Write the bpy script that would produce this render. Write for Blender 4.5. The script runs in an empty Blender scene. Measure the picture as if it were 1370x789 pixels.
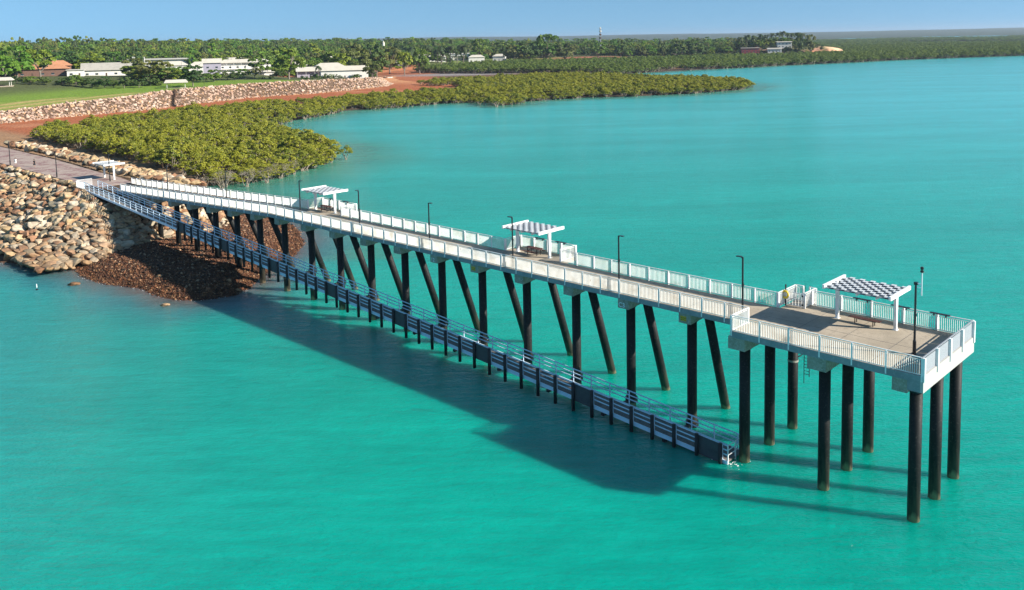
import bpy, math, random
import numpy as np
from mathutils import Vector, Matrix
random.seed(7)
R = np.random.default_rng(11)
rad = math.radians

# ------------------------------------------------------------------ camera
sc = bpy.context.scene
CAMH = 35.19
cam = bpy.data.cameras.new('camera')
camo = bpy.data.objects.new('camera', cam)
sc.collection.objects.link(camo)
PITCH, ROLL = 0.098, 0.021
camo.matrix_world = (Matrix.Translation((0, 0, CAMH)) @ Matrix.Rotation(rad(90) - PITCH, 4, 'X')
                     @ Matrix.Rotation(-ROLL, 4, 'Z'))
cam.sensor_width = 36
cam.lens = 36 * 1184.08 / 1370
cam.shift_x = (685 - 689.08) / 1370
cam.shift_y = -(394.5 - 169.48) / 1370
cam.clip_end = 150000
cam.clip_start = 0.5
sc.camera = camo

# ------------------------------------------------------------------ sky, sun, exposure
SUN_EL = rad(28.6)
SUN_AZ = rad(-17.5)             # world angle of the direction towards the sun, from +X
world = bpy.data.worlds.new('World')
sc.world = world
world.use_nodes = True
wn = world.node_tree
bg = wn.nodes['Background']
sky = wn.nodes.new('ShaderNodeTexSky')
sky.sky_type = 'NISHITA'
sky.sun_disc = False
sky.sun_elevation = SUN_EL
sky.sun_rotation = rad(90) - SUN_AZ
sky.altitude = 0
sky.air_density = 1.0
sky.dust_density = 0.0
sky.ozone_density = 1.8
# clear dry air: the band by the horizon keeps the blue of the sky a little higher up
stc = wn.nodes.new('ShaderNodeTexCoord'); smp = wn.nodes.new('ShaderNodeMapping'); smp.vector_type = 'POINT'
smp.inputs['Location'].default_value = (0, 0, .20); smp.inputs['Scale'].default_value = (1, 1, .85)
wn.links.new(stc.outputs['Generated'], smp.inputs[0]); wn.links.new(smp.outputs[0], sky.inputs[0])
tint = wn.nodes.new('ShaderNodeMix'); tint.data_type = 'RGBA'; tint.blend_type = 'MULTIPLY'; tint.inputs[0].default_value = 1
tint.inputs[7].default_value = (.77, 1.03, 1.06, 1)
wn.links.new(sky.outputs[0], tint.inputs[6]); wn.links.new(tint.outputs[2], bg.inputs[0])
bg.inputs[1].default_value = 0.087
sun = bpy.data.lights.new('sun', 'SUN')
sun.energy = 5.0
sun.angle = rad(0.53)
sun.color = (1.0, 0.93, 0.82)
suno = bpy.data.objects.new('sun', sun)
sc.collection.objects.link(suno)
sd = Vector((math.cos(SUN_AZ) * math.cos(SUN_EL), math.sin(SUN_AZ) * math.cos(SUN_EL), math.sin(SUN_EL)))
suno.rotation_euler = sd.to_track_quat('Z', 'Y').to_euler()
suno.location = (60, -20, 120)
sc.view_settings.view_transform = 'Standard'
sc.view_settings.look = 'None'
sc.view_settings.gamma = 1
sc.view_settings.exposure = 0.8
sc.render.engine = 'CYCLES'
sc.cycles.volume_bounces = 0
sc.cycles.max_bounces = 6

# ------------------------------------------------------------------ jetty frame
YAW = 0.769
O0 = np.array([16.059 * 1.15, 61.234 * 1.15, 0.0])
XD = np.array([math.cos(YAW), -math.sin(YAW), 0.0])
WD = np.array([math.sin(YAW), math.cos(YAW), 0.0])
def J(x, y, z=0.0):
    """point of the jetty's own frame (x seaward along it, y to its landward side) in the world"""
    return O0 + XD * x + WD * y + np.array([0, 0, z])
def toJ(P):
    P = np.asarray(P, float)[..., :2] - O0[:2]
    return P @ XD[:2], P @ WD[:2]
def DZ(x):
    """height of the jetty deck"""
    return 11.2 if x > -76 else 11.2 - .0415 * (-76 - x)

# ------------------------------------------------------------------ materials
def mat(name, col, rough=0.7, metal=0.0, noise=None, bump=None, spec=0.5, rnd=None, coords='Object'):
    """noise: (scale, colour2, low, high[, detail]); bump: (scale, strength, distance); rnd: colour2 mixed by object random"""
    m = bpy.data.materials.new(name); m.use_nodes = True
    nt = m.node_tree; b = nt.nodes['Principled BSDF']
    b.inputs['Roughness'].default_value = rough
    b.inputs['Metallic'].default_value = metal
    b.inputs['Specular IOR Level'].default_value = spec
    b.inputs['Base Color'].default_value = (*col, 1)
    tc = nt.nodes.new('ShaderNodeTexCoord')
    cur = None
    def mix(fac, a, c2):
        n = nt.nodes.new('ShaderNodeMix'); n.data_type = 'RGBA'
        nt.links.new(fac, n.inputs[0])
        if a is None: n.inputs[6].default_value = (*col, 1)
        else: nt.links.new(a, n.inputs[6])
        n.inputs[7].default_value = (*c2, 1)
        return n.outputs[2]
    if rnd:
        oi = nt.nodes.new('ShaderNodeObjectInfo')
        cur = mix(oi.outputs['Random'], cur, rnd)
    if noise:
        for (s, c2, lo, hi) in (noise if isinstance(noise[0], tuple) else (noise,)):
            n = nt.nodes.new('ShaderNodeTexNoise'); n.inputs['Scale'].default_value = s
            n.inputs['Detail'].default_value = 5
            nt.links.new(tc.outputs[coords], n.inputs['Vector'])
            mr = nt.nodes.new('ShaderNodeMapRange')
            mr.inputs[1].default_value = lo; mr.inputs[2].default_value = hi
            nt.links.new(n.outputs[0], mr.inputs[0])
            cur = mix(mr.outputs[0], cur, c2)
    if cur: nt.links.new(cur, b.inputs['Base Color'])
    if bump:
        n = nt.nodes.new('ShaderNodeTexNoise'); n.inputs['Scale'].default_value = bump[0]
        n.inputs['Detail'].default_value = 6
        nt.links.new(tc.outputs[coords], n.inputs['Vector'])
        bp = nt.nodes.new('ShaderNodeBump'); bp.inputs['Strength'].default_value = bump[1]
        bp.inputs['Distance'].default_value = bump[2]
        nt.links.new(n.outputs[0], bp.inputs['Height']); nt.links.new(bp.outputs[0], b.inputs['Normal'])
    return m

M = {}
M['white'] = mat('white_paint', (.80, .81, .80), .5, noise=((1.3, (.60, .59, .54), .5, .8), (5, (.50, .42, .32), .66, .8)))
M['rail'] = mat('railing_paint', (.80, .80, .77), .55, noise=((.9, (.58, .54, .46), .48, .75), (3.5, (.45, .36, .27), .62, .8)))
M['concrete'] = mat('deck_concrete', (.43, .36, .27), .9, noise=((.35, (.36, .30, .22), .42, .62), (1.7, (.30, .25, .19), .52, .75), (8, (.20, .17, .14), .62, .75)), bump=(18, .3, .01))
M['beamcon'] = mat('precast_concrete', (.25, .27, .29), .85, noise=((.6, (.18, .195, .21), .45, .75), (4, (.32, .34, .35), .5, .8)), bump=(12, .3, .01))
M['capcon'] = mat('weathered_concrete', (.30, .285, .235), .9, noise=((1.5, (.20, .19, .15), .42, .7), (7, (.42, .41, .37), .5, .8)), bump=(9, .4, .02))
M['endcon'] = mat('pale_concrete', (.44, .43, .40), .85, noise=((.7, (.48, .48, .45), .45, .75),), bump=(12, .3, .01))
def pile_mat():
    m = mat('black_sleeved_pile', (.010, .011, .011), .6, spec=.25, noise=((2.5, (.022, .022, .021), .5, .8), (7, (.07, .065, .055), .6, .74)), bump=(6, .3, .01))
    nt = m.node_tree; b = nt.nodes['Principled BSDF']
    src = b.inputs['Base Color'].links[0].from_socket
    g = nt.nodes.new('ShaderNodeNewGeometry'); sx = nt.nodes.new('ShaderNodeSeparateXYZ')
    nt.links.new(g.outputs['Position'], sx.inputs[0])
    n = nt.nodes.new('ShaderNodeTexNoise'); n.inputs['Scale'].default_value = 3
    ad = nt.nodes.new('ShaderNodeMath'); ad.operation = 'MULTIPLY_ADD'; ad.inputs[1].default_value = -1.6
    nt.links.new(n.outputs[0], ad.inputs[0]); nt.links.new(sx.outputs[2], ad.inputs[2])
    mr = nt.nodes.new('ShaderNodeMapRange'); mr.inputs[1].default_value = -.25; mr.inputs[2].default_value = -.65
    nt.links.new(ad.outputs[0], mr.inputs[0])
    mx = nt.nodes.new('ShaderNodeMix'); mx.data_type = 'RGBA'
    nt.links.new(mr.outputs[0], mx.inputs[0]); nt.links.new(src, mx.inputs[6]); mx.inputs[7].default_value = (.26, .20, .12, 1)
    # marine growth over the lower metres, broken up by noise
    n3 = nt.nodes.new('ShaderNodeTexNoise'); n3.inputs['Scale'].default_value = 5; n3.inputs['Detail'].default_value = 6
    a3 = nt.nodes.new('ShaderNodeMath'); a3.operation = 'MULTIPLY_ADD'; a3.inputs[1].default_value = -5.0
    nt.links.new(n3.outputs[0], a3.inputs[0]); nt.links.new(sx.outputs[2], a3.inputs[2])
    m3 = nt.nodes.new('ShaderNodeMapRange'); m3.inputs[1].default_value = .2; m3.inputs[2].default_value = -1.6; m3.inputs[4].default_value = .75
    nt.links.new(a3.outputs[0], m3.inputs[0])
    x3 = nt.nodes.new('ShaderNodeMix'); x3.data_type = 'RGBA'
    nt.links.new(m3.outputs[0], x3.inputs[0]); nt.links.new(src, x3.inputs[6]); x3.inputs[7].default_value = (.062, .055, .038, 1)
    nt.links.new(x3.outputs[2], mx.inputs[6])
    nt.links.new(mx.outputs[2], b.inputs['Base Color'])
    return m
M['pile'] = pile_mat()
M['fender'] = mat('black_fender_plastic', (.014, .014, .015), .6, noise=(3, (.03, .03, .03), .5, .8))
M['blueshade'] = mat('blue_shaded_white_paint', (.66, .82, .96), .4, 0, noise=(2, (.52, .68, .84), .5, .8))  # white paint with the blue of sky-lit shade put into its colour
M['meshgrey'] = mat('grey_mesh_panel', (.36, .38, .41), .6, noise=(60, (.20, .21, .23), .45, .6))
M['panel'] = mat('dark_grey_panel', (.075, .08, .085), .7, noise=(2, (.05, .05, .055), .4, .8))
M['grate'] = mat('ramp_grating', (.19, .17, .15), .8, noise=(5, (.10, .095, .09), .4, .7), bump=(30, .5, .02))
M['blackmetal'] = mat('black_powdercoat', (.012, .012, .014), .4)
M['brownwood'] = mat('reddish_brown_slats', (.10, .035, .022), .55, noise=(6, (.07, .025, .015), .4, .7))
M['yellow'] = mat('yellow_plastic', (.80, .56, .02), .5)
M['amber'] = mat('yellow_sign', (.55, .34, .02), .5)
M['signwhite'] = mat('white_lettering', (.8, .85, .9), .5)
M['cloth_dark'] = mat('dark_clothing', (.015, .015, .02), .9)
M['cloth_white'] = mat('white_clothing', (.75, .75, .73), .9)
M['skin'] = mat('skin', (.42, .24, .16), .6)
M['hair'] = mat('dark_hair', (.03, .02, .015), .7)
M['wood'] = mat('weathered_timber', (.25, .20, .15), .8, noise=(5, (.16, .12, .09), .4, .7))

# ------------------------------------------------------------------ builders
class MB:
    """collects solids; build() links them as one mesh object"""
    def __init__(s): s.v = []; s.f = []; s.n = 0
    def add(s, vs, fs):
        s.v.extend(vs); s.f.extend([tuple(i + s.n for i in f) for f in fs]); s.n += len(vs); return s
    def box(s, x0, x1, y0, y1, z0, z1):
        if x0 > x1: x0, x1 = x1, x0
        if y0 > y1: y0, y1 = y1, y0
        return s.add([(x0, y0, z0), (x1, y0, z0), (x1, y1, z0), (x0, y1, z0), (x0, y0, z1), (x1, y0, z1), (x1, y1, z1), (x0, y1, z1)],
                     [(0, 3, 2, 1), (4, 5, 6, 7), (0, 1, 5, 4), (1, 2, 6, 5), (2, 3, 7, 6), (3, 0, 4, 7)])
    def bar(s, p0, p1, w, h, up=(0, 0, 1)):
        p0 = Vector(p0); p1 = Vector(p1); d = (p1 - p0).normalized(); up = Vector(up)
        sx = d.cross(up)
        if sx.length < 1e-4: sx = d.cross(Vector((0, 1, 0)))
        sx.normalize(); uz = sx.cross(d).normalized()
        q = []
        for p in (p0, p1):
            for a, b in ((-1, -1), (1, -1), (1, 1), (-1, 1)):
                q.append(tuple(p + sx * (w / 2 * a) + uz * (h / 2 * b)))
        return s.add(q, [(0, 1, 2, 3), (7, 6, 5, 4), (0, 4, 5, 1), (1, 5, 6, 2), (2, 6, 7, 3), (3, 7, 4, 0)])
    def tube(s, p0, p1, r0, r1=None, n=8):
        r1 = r0 if r1 is None else r1
        p0 = Vector(p0); p1 = Vector(p1); d = (p1 - p0).normalized()
        a = d.orthogonal().normalized(); b = d.cross(a)
        q = []
        for p, r in ((p0, r0), (p1, r1)):
            for i in range(n):
                t = 2 * math.pi * i / n
                q.append(tuple(p + a * (r * math.cos(t)) + b * (r * math.sin(t))))
        fs = [(i, (i + 1) % n, n + (i + 1) % n, n + i) for i in range(n)]
        fs += [tuple(range(n - 1, -1, -1)), tuple(range(n, 2 * n))]
        return s.add(q, fs)
    def lathe(s, c, prof, n=10):
        q = []; fs = []
        for r, z in prof:
            for i in range(n):
                t = 2 * math.pi * i / n
                q.append((c[0] + r * math.cos(t), c[1] + r * math.sin(t), c[2] + z))
        for k in range(len(prof) - 1):
            for i in range(n):
                j = (i + 1) % n
                fs.append((k * n + i, k * n + j, (k + 1) * n + j, (k + 1) * n + i))
        fs.append(tuple(range(n - 1, -1, -1))); fs.append(tuple(range((len(prof) - 1) * n, len(prof) * n)))
        return s.add(q, fs)
    def build(s, name, m, parent=None, smooth=False):
        me = bpy.data.meshes.new(name)
        me.from_pydata([tuple(map(float, v)) for v in s.v], [], s.f)
        me.materials.append(m)
        if smooth: me.polygons.foreach_set('use_smooth', [True] * len(me.polygons))
        me.update()
        o = bpy.data.objects.new(name, me); sc.collection.objects.link(o)
        if parent: o.parent = parent
        return o

def np_mesh(name, v, f, m, parent=None, smooth=False, attrs=None, k=None, link=True):
    """fast mesh from arrays (all faces with the same number of corners)"""
    v = np.asarray(v, np.float32); f = np.asarray(f, np.int32); k = f.shape[1]
    me = bpy.data.meshes.new(name)
    me.vertices.add(len(v)); me.vertices.foreach_set('co', v.ravel())
    me.loops.add(f.size); me.loops.foreach_set('vertex_index', f.ravel())
    me.polygons.add(len(f)); me.polygons.foreach_set('loop_start', np.arange(0, f.size, k, dtype=np.int32))
    me.polygons.foreach_set('loop_total', np.full(len(f), k, np.int32))
    if smooth: me.polygons.foreach_set('use_smooth', np.ones(len(f), bool))
    for mm in (m if isinstance(m, (list, tuple)) else [m]): me.materials.append(mm)
    me.update(calc_edges=True)
    if attrs:
        for nm, arr in attrs.items():
            a = me.color_attributes.new(nm, 'FLOAT_COLOR', 'POINT')
            full = np.ones((len(v), 4), np.float32); full[:, :arr.shape[1]] = arr
            a.data.foreach_set('color', full.ravel())
    o = bpy.data.objects.new(name, me)
    if link: sc.collection.objects.link(o)
    if parent: o.parent = parent
    return o

def tag(o, label=None, cat=None, group=None, kind=None):
    if label: o['label'] = label
    if cat: o['category'] = cat
    if group: o['group'] = group
    if kind: o['kind'] = kind
    return o
def thing(name, label, cat, loc=(0, 0, 0), rz=0.0, group=None):
    o = bpy.data.objects.new(name, None); sc.collection.objects.link(o)
    o.empty_display_size = .2
    o.location = tuple(map(float, loc)); o.rotation_euler = (0, 0, rz)
    return tag(o, label, cat, group)
def jthing(name, label, cat, x, y, z, group=None, rz=0.0):
    return thing(name, label, cat, J(x, y, z), -YAW + rz, group)
def dup(root, loc, rz, label=None, group=None, scale=None):
    r = root.copy(); sc.collection.objects.link(r)
    r.location = tuple(map(float, loc)); r.rotation_euler = (0, 0, rz)
    if scale: r.scale = scale
    if label: r['label'] = label
    if group: r['group'] = group
    for ch in list(root.children):
        c = ch.copy(); sc.collection.objects.link(c); c.parent = r
        for g in ch.children:
            d = g.copy(); sc.collection.objects.link(d); d.parent = c
    return r

# ------------------------------------------------------------------ ground plan (metres, world)
def Jp(pts): return [tuple(J(x, y)[:2]) for x, y in pts]
BAY = [(-73, 219), (-62, 230), (-57, 246), (-51, 270), (-60, 296), (-74, 322), (-92, 352), (-103, 378), (-97, 413), (-84, 460), (-57, 480), (-38, 502),
       (-21, 505), (-14, 482), (-6, 472), (3, 480), (6, 500), (22, 511), (36, 520), (54, 523), (72, 524), (110, 540), (149, 566), (164, 598),
       (170, 640), (150, 690), (105, 740), (88, 780), (92, 830), (125, 870), (161, 896), (252, 956), (306, 1002), (380, 1041), (478, 1105),
       (573, 1147), (681, 1184), (1000, 1290), (2500, 1750), (9000, 3600)]
LAND = Jp([(-520, -22), (-160, -20.5), (-127, -19.5), (-121, -15.5), (-115.6, -12), (-106.6, -13), (-99, -12.3), (-93, -10.8), (-84, -10.5),
           (-79.7, -8), (-78.5, -3.5), (-80.7, 0), (-83.8, 4), (-90, 10.7), (-93.7, 15.4), (-99.5, 21.4), (-112, 27), (-140, 36)]) + BAY + \
       [(9000, 16000), (-9000, 16000), (-9000, 200), (-700, 300)]
PADTOP = Jp([(-520, -1.6), (-189, -1.2), (-160, -1.0), (-141, -1.0), (-135, -0.6), (-129, 2.2), (-128, 8), (-131, 10), (-146, 10), (-160, 10.4), (-175, 11.4), (-190, 12.2), (-235, 13.0), (-520, 14)])
PADTOE = Jp([(-520, -20), (-160, -19), (-127, -18.2), (-120, -14.2), (-111.5, -9.8), (-112, -6), (-114, 0), (-114.5, 6), (-113, 13), (-119, 20), (-135, 25), (-170, 26), (-235, 27), (-520, 28)])
REV = [(-700, 300), (-262, 385), (-240, 411), (-223, 447), (-201, 485), (-194, 512), (-173, 571), (-138, 608), (-114, 650), (-99, 690), (-100, 730),
       (-128, 790), (-140, 850), (-152, 960), (-128, 1090), (-60, 1200), (60, 1270), (130, 1240), (200, 1290), (300, 1330), (420, 1330), (520, 1390),
       (560, 1500), (540, 1900), (900, 4000), (2500, 9000), (2500, 15900), (-8900, 15900), (-8900, 300)]
LAG = ((1290, 2560, 170, 470), (2130, 4700, 170, 1100), (2680, 4900, 200, 900))
def sdist(P, poly):
    """signed distance to a closed polygon, positive inside"""
    P = np.asarray(P, float); out = np.full(len(P), 1e18); ins = np.zeros(len(P), bool)
    n = len(poly)
    for i in range(n):
        a = np.array(poly[i], float); b = np.array(poly[(i + 1) % n], float); d = b - a
        ap = P - a; t = np.clip((ap @ d) / (d @ d + 1e-12), 0, 1)
        q = ap - t[:, None] * d; out = np.minimum(out, (q * q).sum(1))
        cr = ((a[1] > P[:, 1]) != (b[1] > P[:, 1]))
        with np.errstate(divide='ignore', invalid='ignore'):
            xi = (b[0] - a[0]) * (P[:, 1] - a[1]) / (b[1] - a[1]) + a[0]
        ins ^= cr & (P[:, 0] < xi)
    out = np.sqrt(out)
    return np.where(ins, out, -out)
_perm = R.random((256, 256)).astype(np.float32)
def vnoise(x, y):
    xi = np.floor(x).astype(int); yi = np.floor(y).astype(int); fx = x - xi; fy = y - yi
    fx = fx * fx * (3 - 2 * fx); fy = fy * fy * (3 - 2 * fy)
    g = lambda a, b: _perm[a & 255, b & 255]
    return (g(xi, yi) * (1 - fx) + g(xi + 1, yi) * fx) * (1 - fy) + (g(xi, yi + 1) * (1 - fx) + g(xi + 1, yi + 1) * fx) * fy
def fbm(x, y, s, o=4):
    r = 0; a = .5
    for i in range(o):
        r = r + a * vnoise(x * s + 17.3 * i, y * s + 9.1 * i); s *= 2.03; a *= .5
    return r
def sstep(t): t = np.clip(t, 0, 1); return t * t * (3 - 2 * t)
def terrain(P, parts=False):
    P = np.asarray(P, float); x = P[:, 0]; y = P[:, 1]
    dL = sdist(P, LAND); wob = (fbm(x, y, .12) - .5) * 3
    dL2 = dL + wob - 5.5 * sstep((y - 205) / 12)
    h = np.where(dL2 > 0, np.minimum(dL2 * .13, .75) + np.clip((dL2 - 8) / 60, 0, .7) * (fbm(x, y, .03) * 1.2), np.maximum(dL2 * .18, -3.2))
    h = h + np.where(dL2 > 0, 1, .3) * (fbm(x, y, .5) - .5) * .35
    # rubble bar at the toe of the mound is a little proud
    jx, jy = toJ(P)
    bar = sstep((dL + 1) / 7) * sstep((jx + 135) / 10) * sstep((30 - jy) / 10)
    h = h + bar * .9
    dU = sdist(P, REV)
    Ht = np.interp(y, [380, 420, 450, 490, 520, 600, 650, 700, 760, 1000, 1250], [5.6, 6.0, 7, 9.0, 9.8, 10.0, 9.4, 7.5, 4.0, 3.0, 5.0])
    t = sstep(dU / 10)
    inland = np.clip((dU - 12) / 60, 0, 1) * np.interp(y, [400, 600, 700, 1000], [2.2, .6, 1.5, 3.0]) + 3.2 * sstep((dU - 75) / 40) * (x < -110) + np.clip((dU - 70) / 700, 0, 1) * np.interp(x, [-700, -200, 100, 500], [19, 11, 8, 4])
    hu = Ht + inland + (fbm(x, y, .02) - .5) * 1.2
    h = h * (1 - t) + hu * t
    # the low headland with the dune
    dd = np.hypot((x - 430) / 130, (y - 1390) / 90)
    h = h + np.where(dU > 0, 12 * sstep(1.15 - dd), 0)
    dT = sdist(P, PADTOP); dB = sdist(P, PADTOE)
    tm = np.where(dT > 0, 1, np.clip(dB / (dB - dT + 1e-9), 0, 1))
    hm = 1.0 + 7.9 * tm
    h = np.where(dB > 0, np.where(dT > 0, 8.9, np.maximum(h, hm - 1.1 * sstep(-dT / 1.5))), h)
    for (cx_, cy_, rx_, ry_) in LAG:
        h = np.where(np.hypot((x - cx_) / rx_, (y - cy_) / ry_) < 1.03, -1.5, h)
    # very far land climbs to a low plateau
    h = h + sstep((y - 5000) / 8000) * 55 * (0.7 + .6 * fbm(x, y, .0004))
    if parts: return h, dL, dU, dT, dB
    return h

# ------------------------------------------------------------------ ground mesh
def fan(y0, y1, step, growth, ncol, side0, slope):
    ys = [y0]
    while ys[-1] < y1: ys.append(ys[-1] + max(step, ys[-1] * growth))
    ys = np.array(ys); t = np.linspace(-1, 1, ncol)
    X = t[None, :] * (ys * slope + side0)[:, None] + (ys * 0.03)[:, None]; Y = np.repeat(ys[:, None], ncol, 1)
    P = np.stack([X.ravel(), Y.ravel()], 1)
    nr, nc = len(ys), ncol
    i = np.arange(nr * nc).reshape(nr, nc)
    F = np.stack([i[:-1, :-1], i[:-1, 1:], i[1:, 1:], i[1:, :-1]], -1).reshape(-1, 4)
    return P, F
P, F = fan(84, 16500, 1.3, .0065, 460, 55, .72)
h, dL, dU, dT, dB = terrain(P, True)
x, y = P[:, 0], P[:, 1]
def mixc(c, col, f): return c * (1 - f[:, None]) + np.array(col)[None, :] * f[:, None]
n1 = fbm(x, y, .05); n2 = fbm(x, y, .6, 3); n3 = fbm(x, y, .012)
C = np.tile(np.array([.17, .095, .055]), (len(P), 1))
C = mixc(C, (.08, .05, .035), sstep((n2 - .4) * 4))
redz = sstep((dU + 75) / 25) * (dU < 0) * (dL > 8) * (y > 330) + sstep((dL - 25) / 20) * (y < 470) * (x < -150)
redz = np.clip(redz, 0, 1)
C = mixc(C, (.40, .125, .05), redz * .95)
C = mixc(C, (.50, .22, .11), redz * sstep((n1 - .5) * 5) * .6)
jx, jy = toJ(P)
rub = sstep((4 + jy + 30) / 8) * sstep((jx + 130) / 8) * (dL > -6)
C = mixc(C, (.075, .055, .04), sstep((30 - dL) / 6) * (y > 215) * (dL > -8))
C = mixc(C, (.10, .045, .025), rub * (jy < 40))
crk = sstep(1.2 - np.hypot((x + 60) / 85, (y - 905) / 42))
C = mixc(C, (.28, .25, .24), crk)
snd = sstep(1.4 - np.hypot((x + 85) / 70, (y - 830) / 90)) * (dU > -25)
C = mixc(C, (.62, .30, .14), snd)
up = sstep(dU / 3)
Cu = np.tile(np.array([.085, .10, .035]), (len(P), 1))
gz = sstep((95 - dU) / 40) * (y < 640)
Cu = mixc(Cu, (.17, .26, .03), gz)
dry = sstep((np.interp(y, [400, 450, 500, 540], [62, 50, 30, 5]) - dU + 8 * (n1 - .5)) / 8) * (y < 560)
Cu = mixc(Cu, (.46, .34, .13), dry * (.55 + .45 * np.sin(dU * .55 + n1 * 3)))
Cu = mixc(Cu, (.13, .085, .055), sstep((11.5 - dU) / 2) * (y < 800))
Cu = mixc(Cu, (.40, .22, .09), sstep((16 - dU) / 3) * (dU > 10.5) * (y > 500) * (y < 800) * .8)
far = sstep((y - 690) / 40)
Cu = mixc(Cu, (.42, .16, .07), far * sstep((110 - dU) / 40) * (y < 1150))
Cu = mixc(Cu, (.16, .20, .05), sstep((y - 1180) / 30) * sstep((110 - dU) / 40) * (x < 80))
Cu = mixc(Cu, (.34, .13, .07), sstep(1.25 - np.hypot((x - 115) / 95, (y - 1300) / 45)) )
Cu = mixc(Cu, (.36, .20, .13), sstep((90 - dU) / 30) * (x > 190) * (y < 1500) * sstep((n1 - .35) * 4))
dune = sstep(1.3 - np.hypot((x - 512) / 34, (y - 1392) / 42))
Cu = mixc(Cu, (.80, .50, .30), dune)
C = C * (1 - up[:, None]) + Cu * up[:, None]
C = mixc(C, (.34, .22, .12), sstep((jy - 12) / 6) * sstep((60 - jy) / 10) * (jx < -120) * (dU < -20) * .8)
C = mixc(C, (.10, .065, .04), sstep((dB + 1) / 2))
C = mixc(C, (.05, .065, .03), sstep((y - 2200) / 800))
C = C * (0.82 + .36 * n2)[:, None]
def ground_mat():
    m = bpy.data.materials.new('ground_soil'); m.use_nodes = True; nt = m.node_tree; b = nt.nodes['Principled BSDF']
    b.inputs['Roughness'].default_value = .95; b.inputs['Specular IOR Level'].default_value = .2
    a = nt.nodes.new('ShaderNodeVertexColor'); a.layer_name = 'col'
    tc = nt.nodes.new('ShaderNodeTexCoord')
    n = nt.nodes.new('ShaderNodeTexNoise'); n.inputs['Scale'].default_value = 1.1; n.inputs['Detail'].default_value = 7
    nt.links.new(tc.outputs['Object'], n.inputs['Vector'])
    mr = nt.nodes.new('ShaderNodeMapRange'); mr.inputs[1].default_value = .3; mr.inputs[2].default_value = .7
    mr.inputs[3].default_value = .6; mr.inputs[4].default_value = 1.35
    nt.links.new(n.outputs[0], mr.inputs[0])
    v = nt.nodes.new('ShaderNodeVectorMath'); v.operation = 'SCALE'
    nt.links.new(a.outputs[0], v.inputs[0]); nt.links.new(mr.outputs[0], v.inputs['Scale'])
    nt.links.new(v.outputs[0], b.inputs['Base Color'])
    bp = nt.nodes.new('ShaderNodeBump'); bp.inputs['Strength'].default_value = .8; bp.inputs['Distance'].default_value = .25
    nt.links.new(n.outputs[0], bp.inputs['Height']); nt.links.new(bp.outputs[0], b.inputs['Normal'])
    return m
g = np_mesh('ground', np.column_stack([P, h]), F, ground_mat(), smooth=True, attrs={'col': C})
tag(g, kind='structure')

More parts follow.
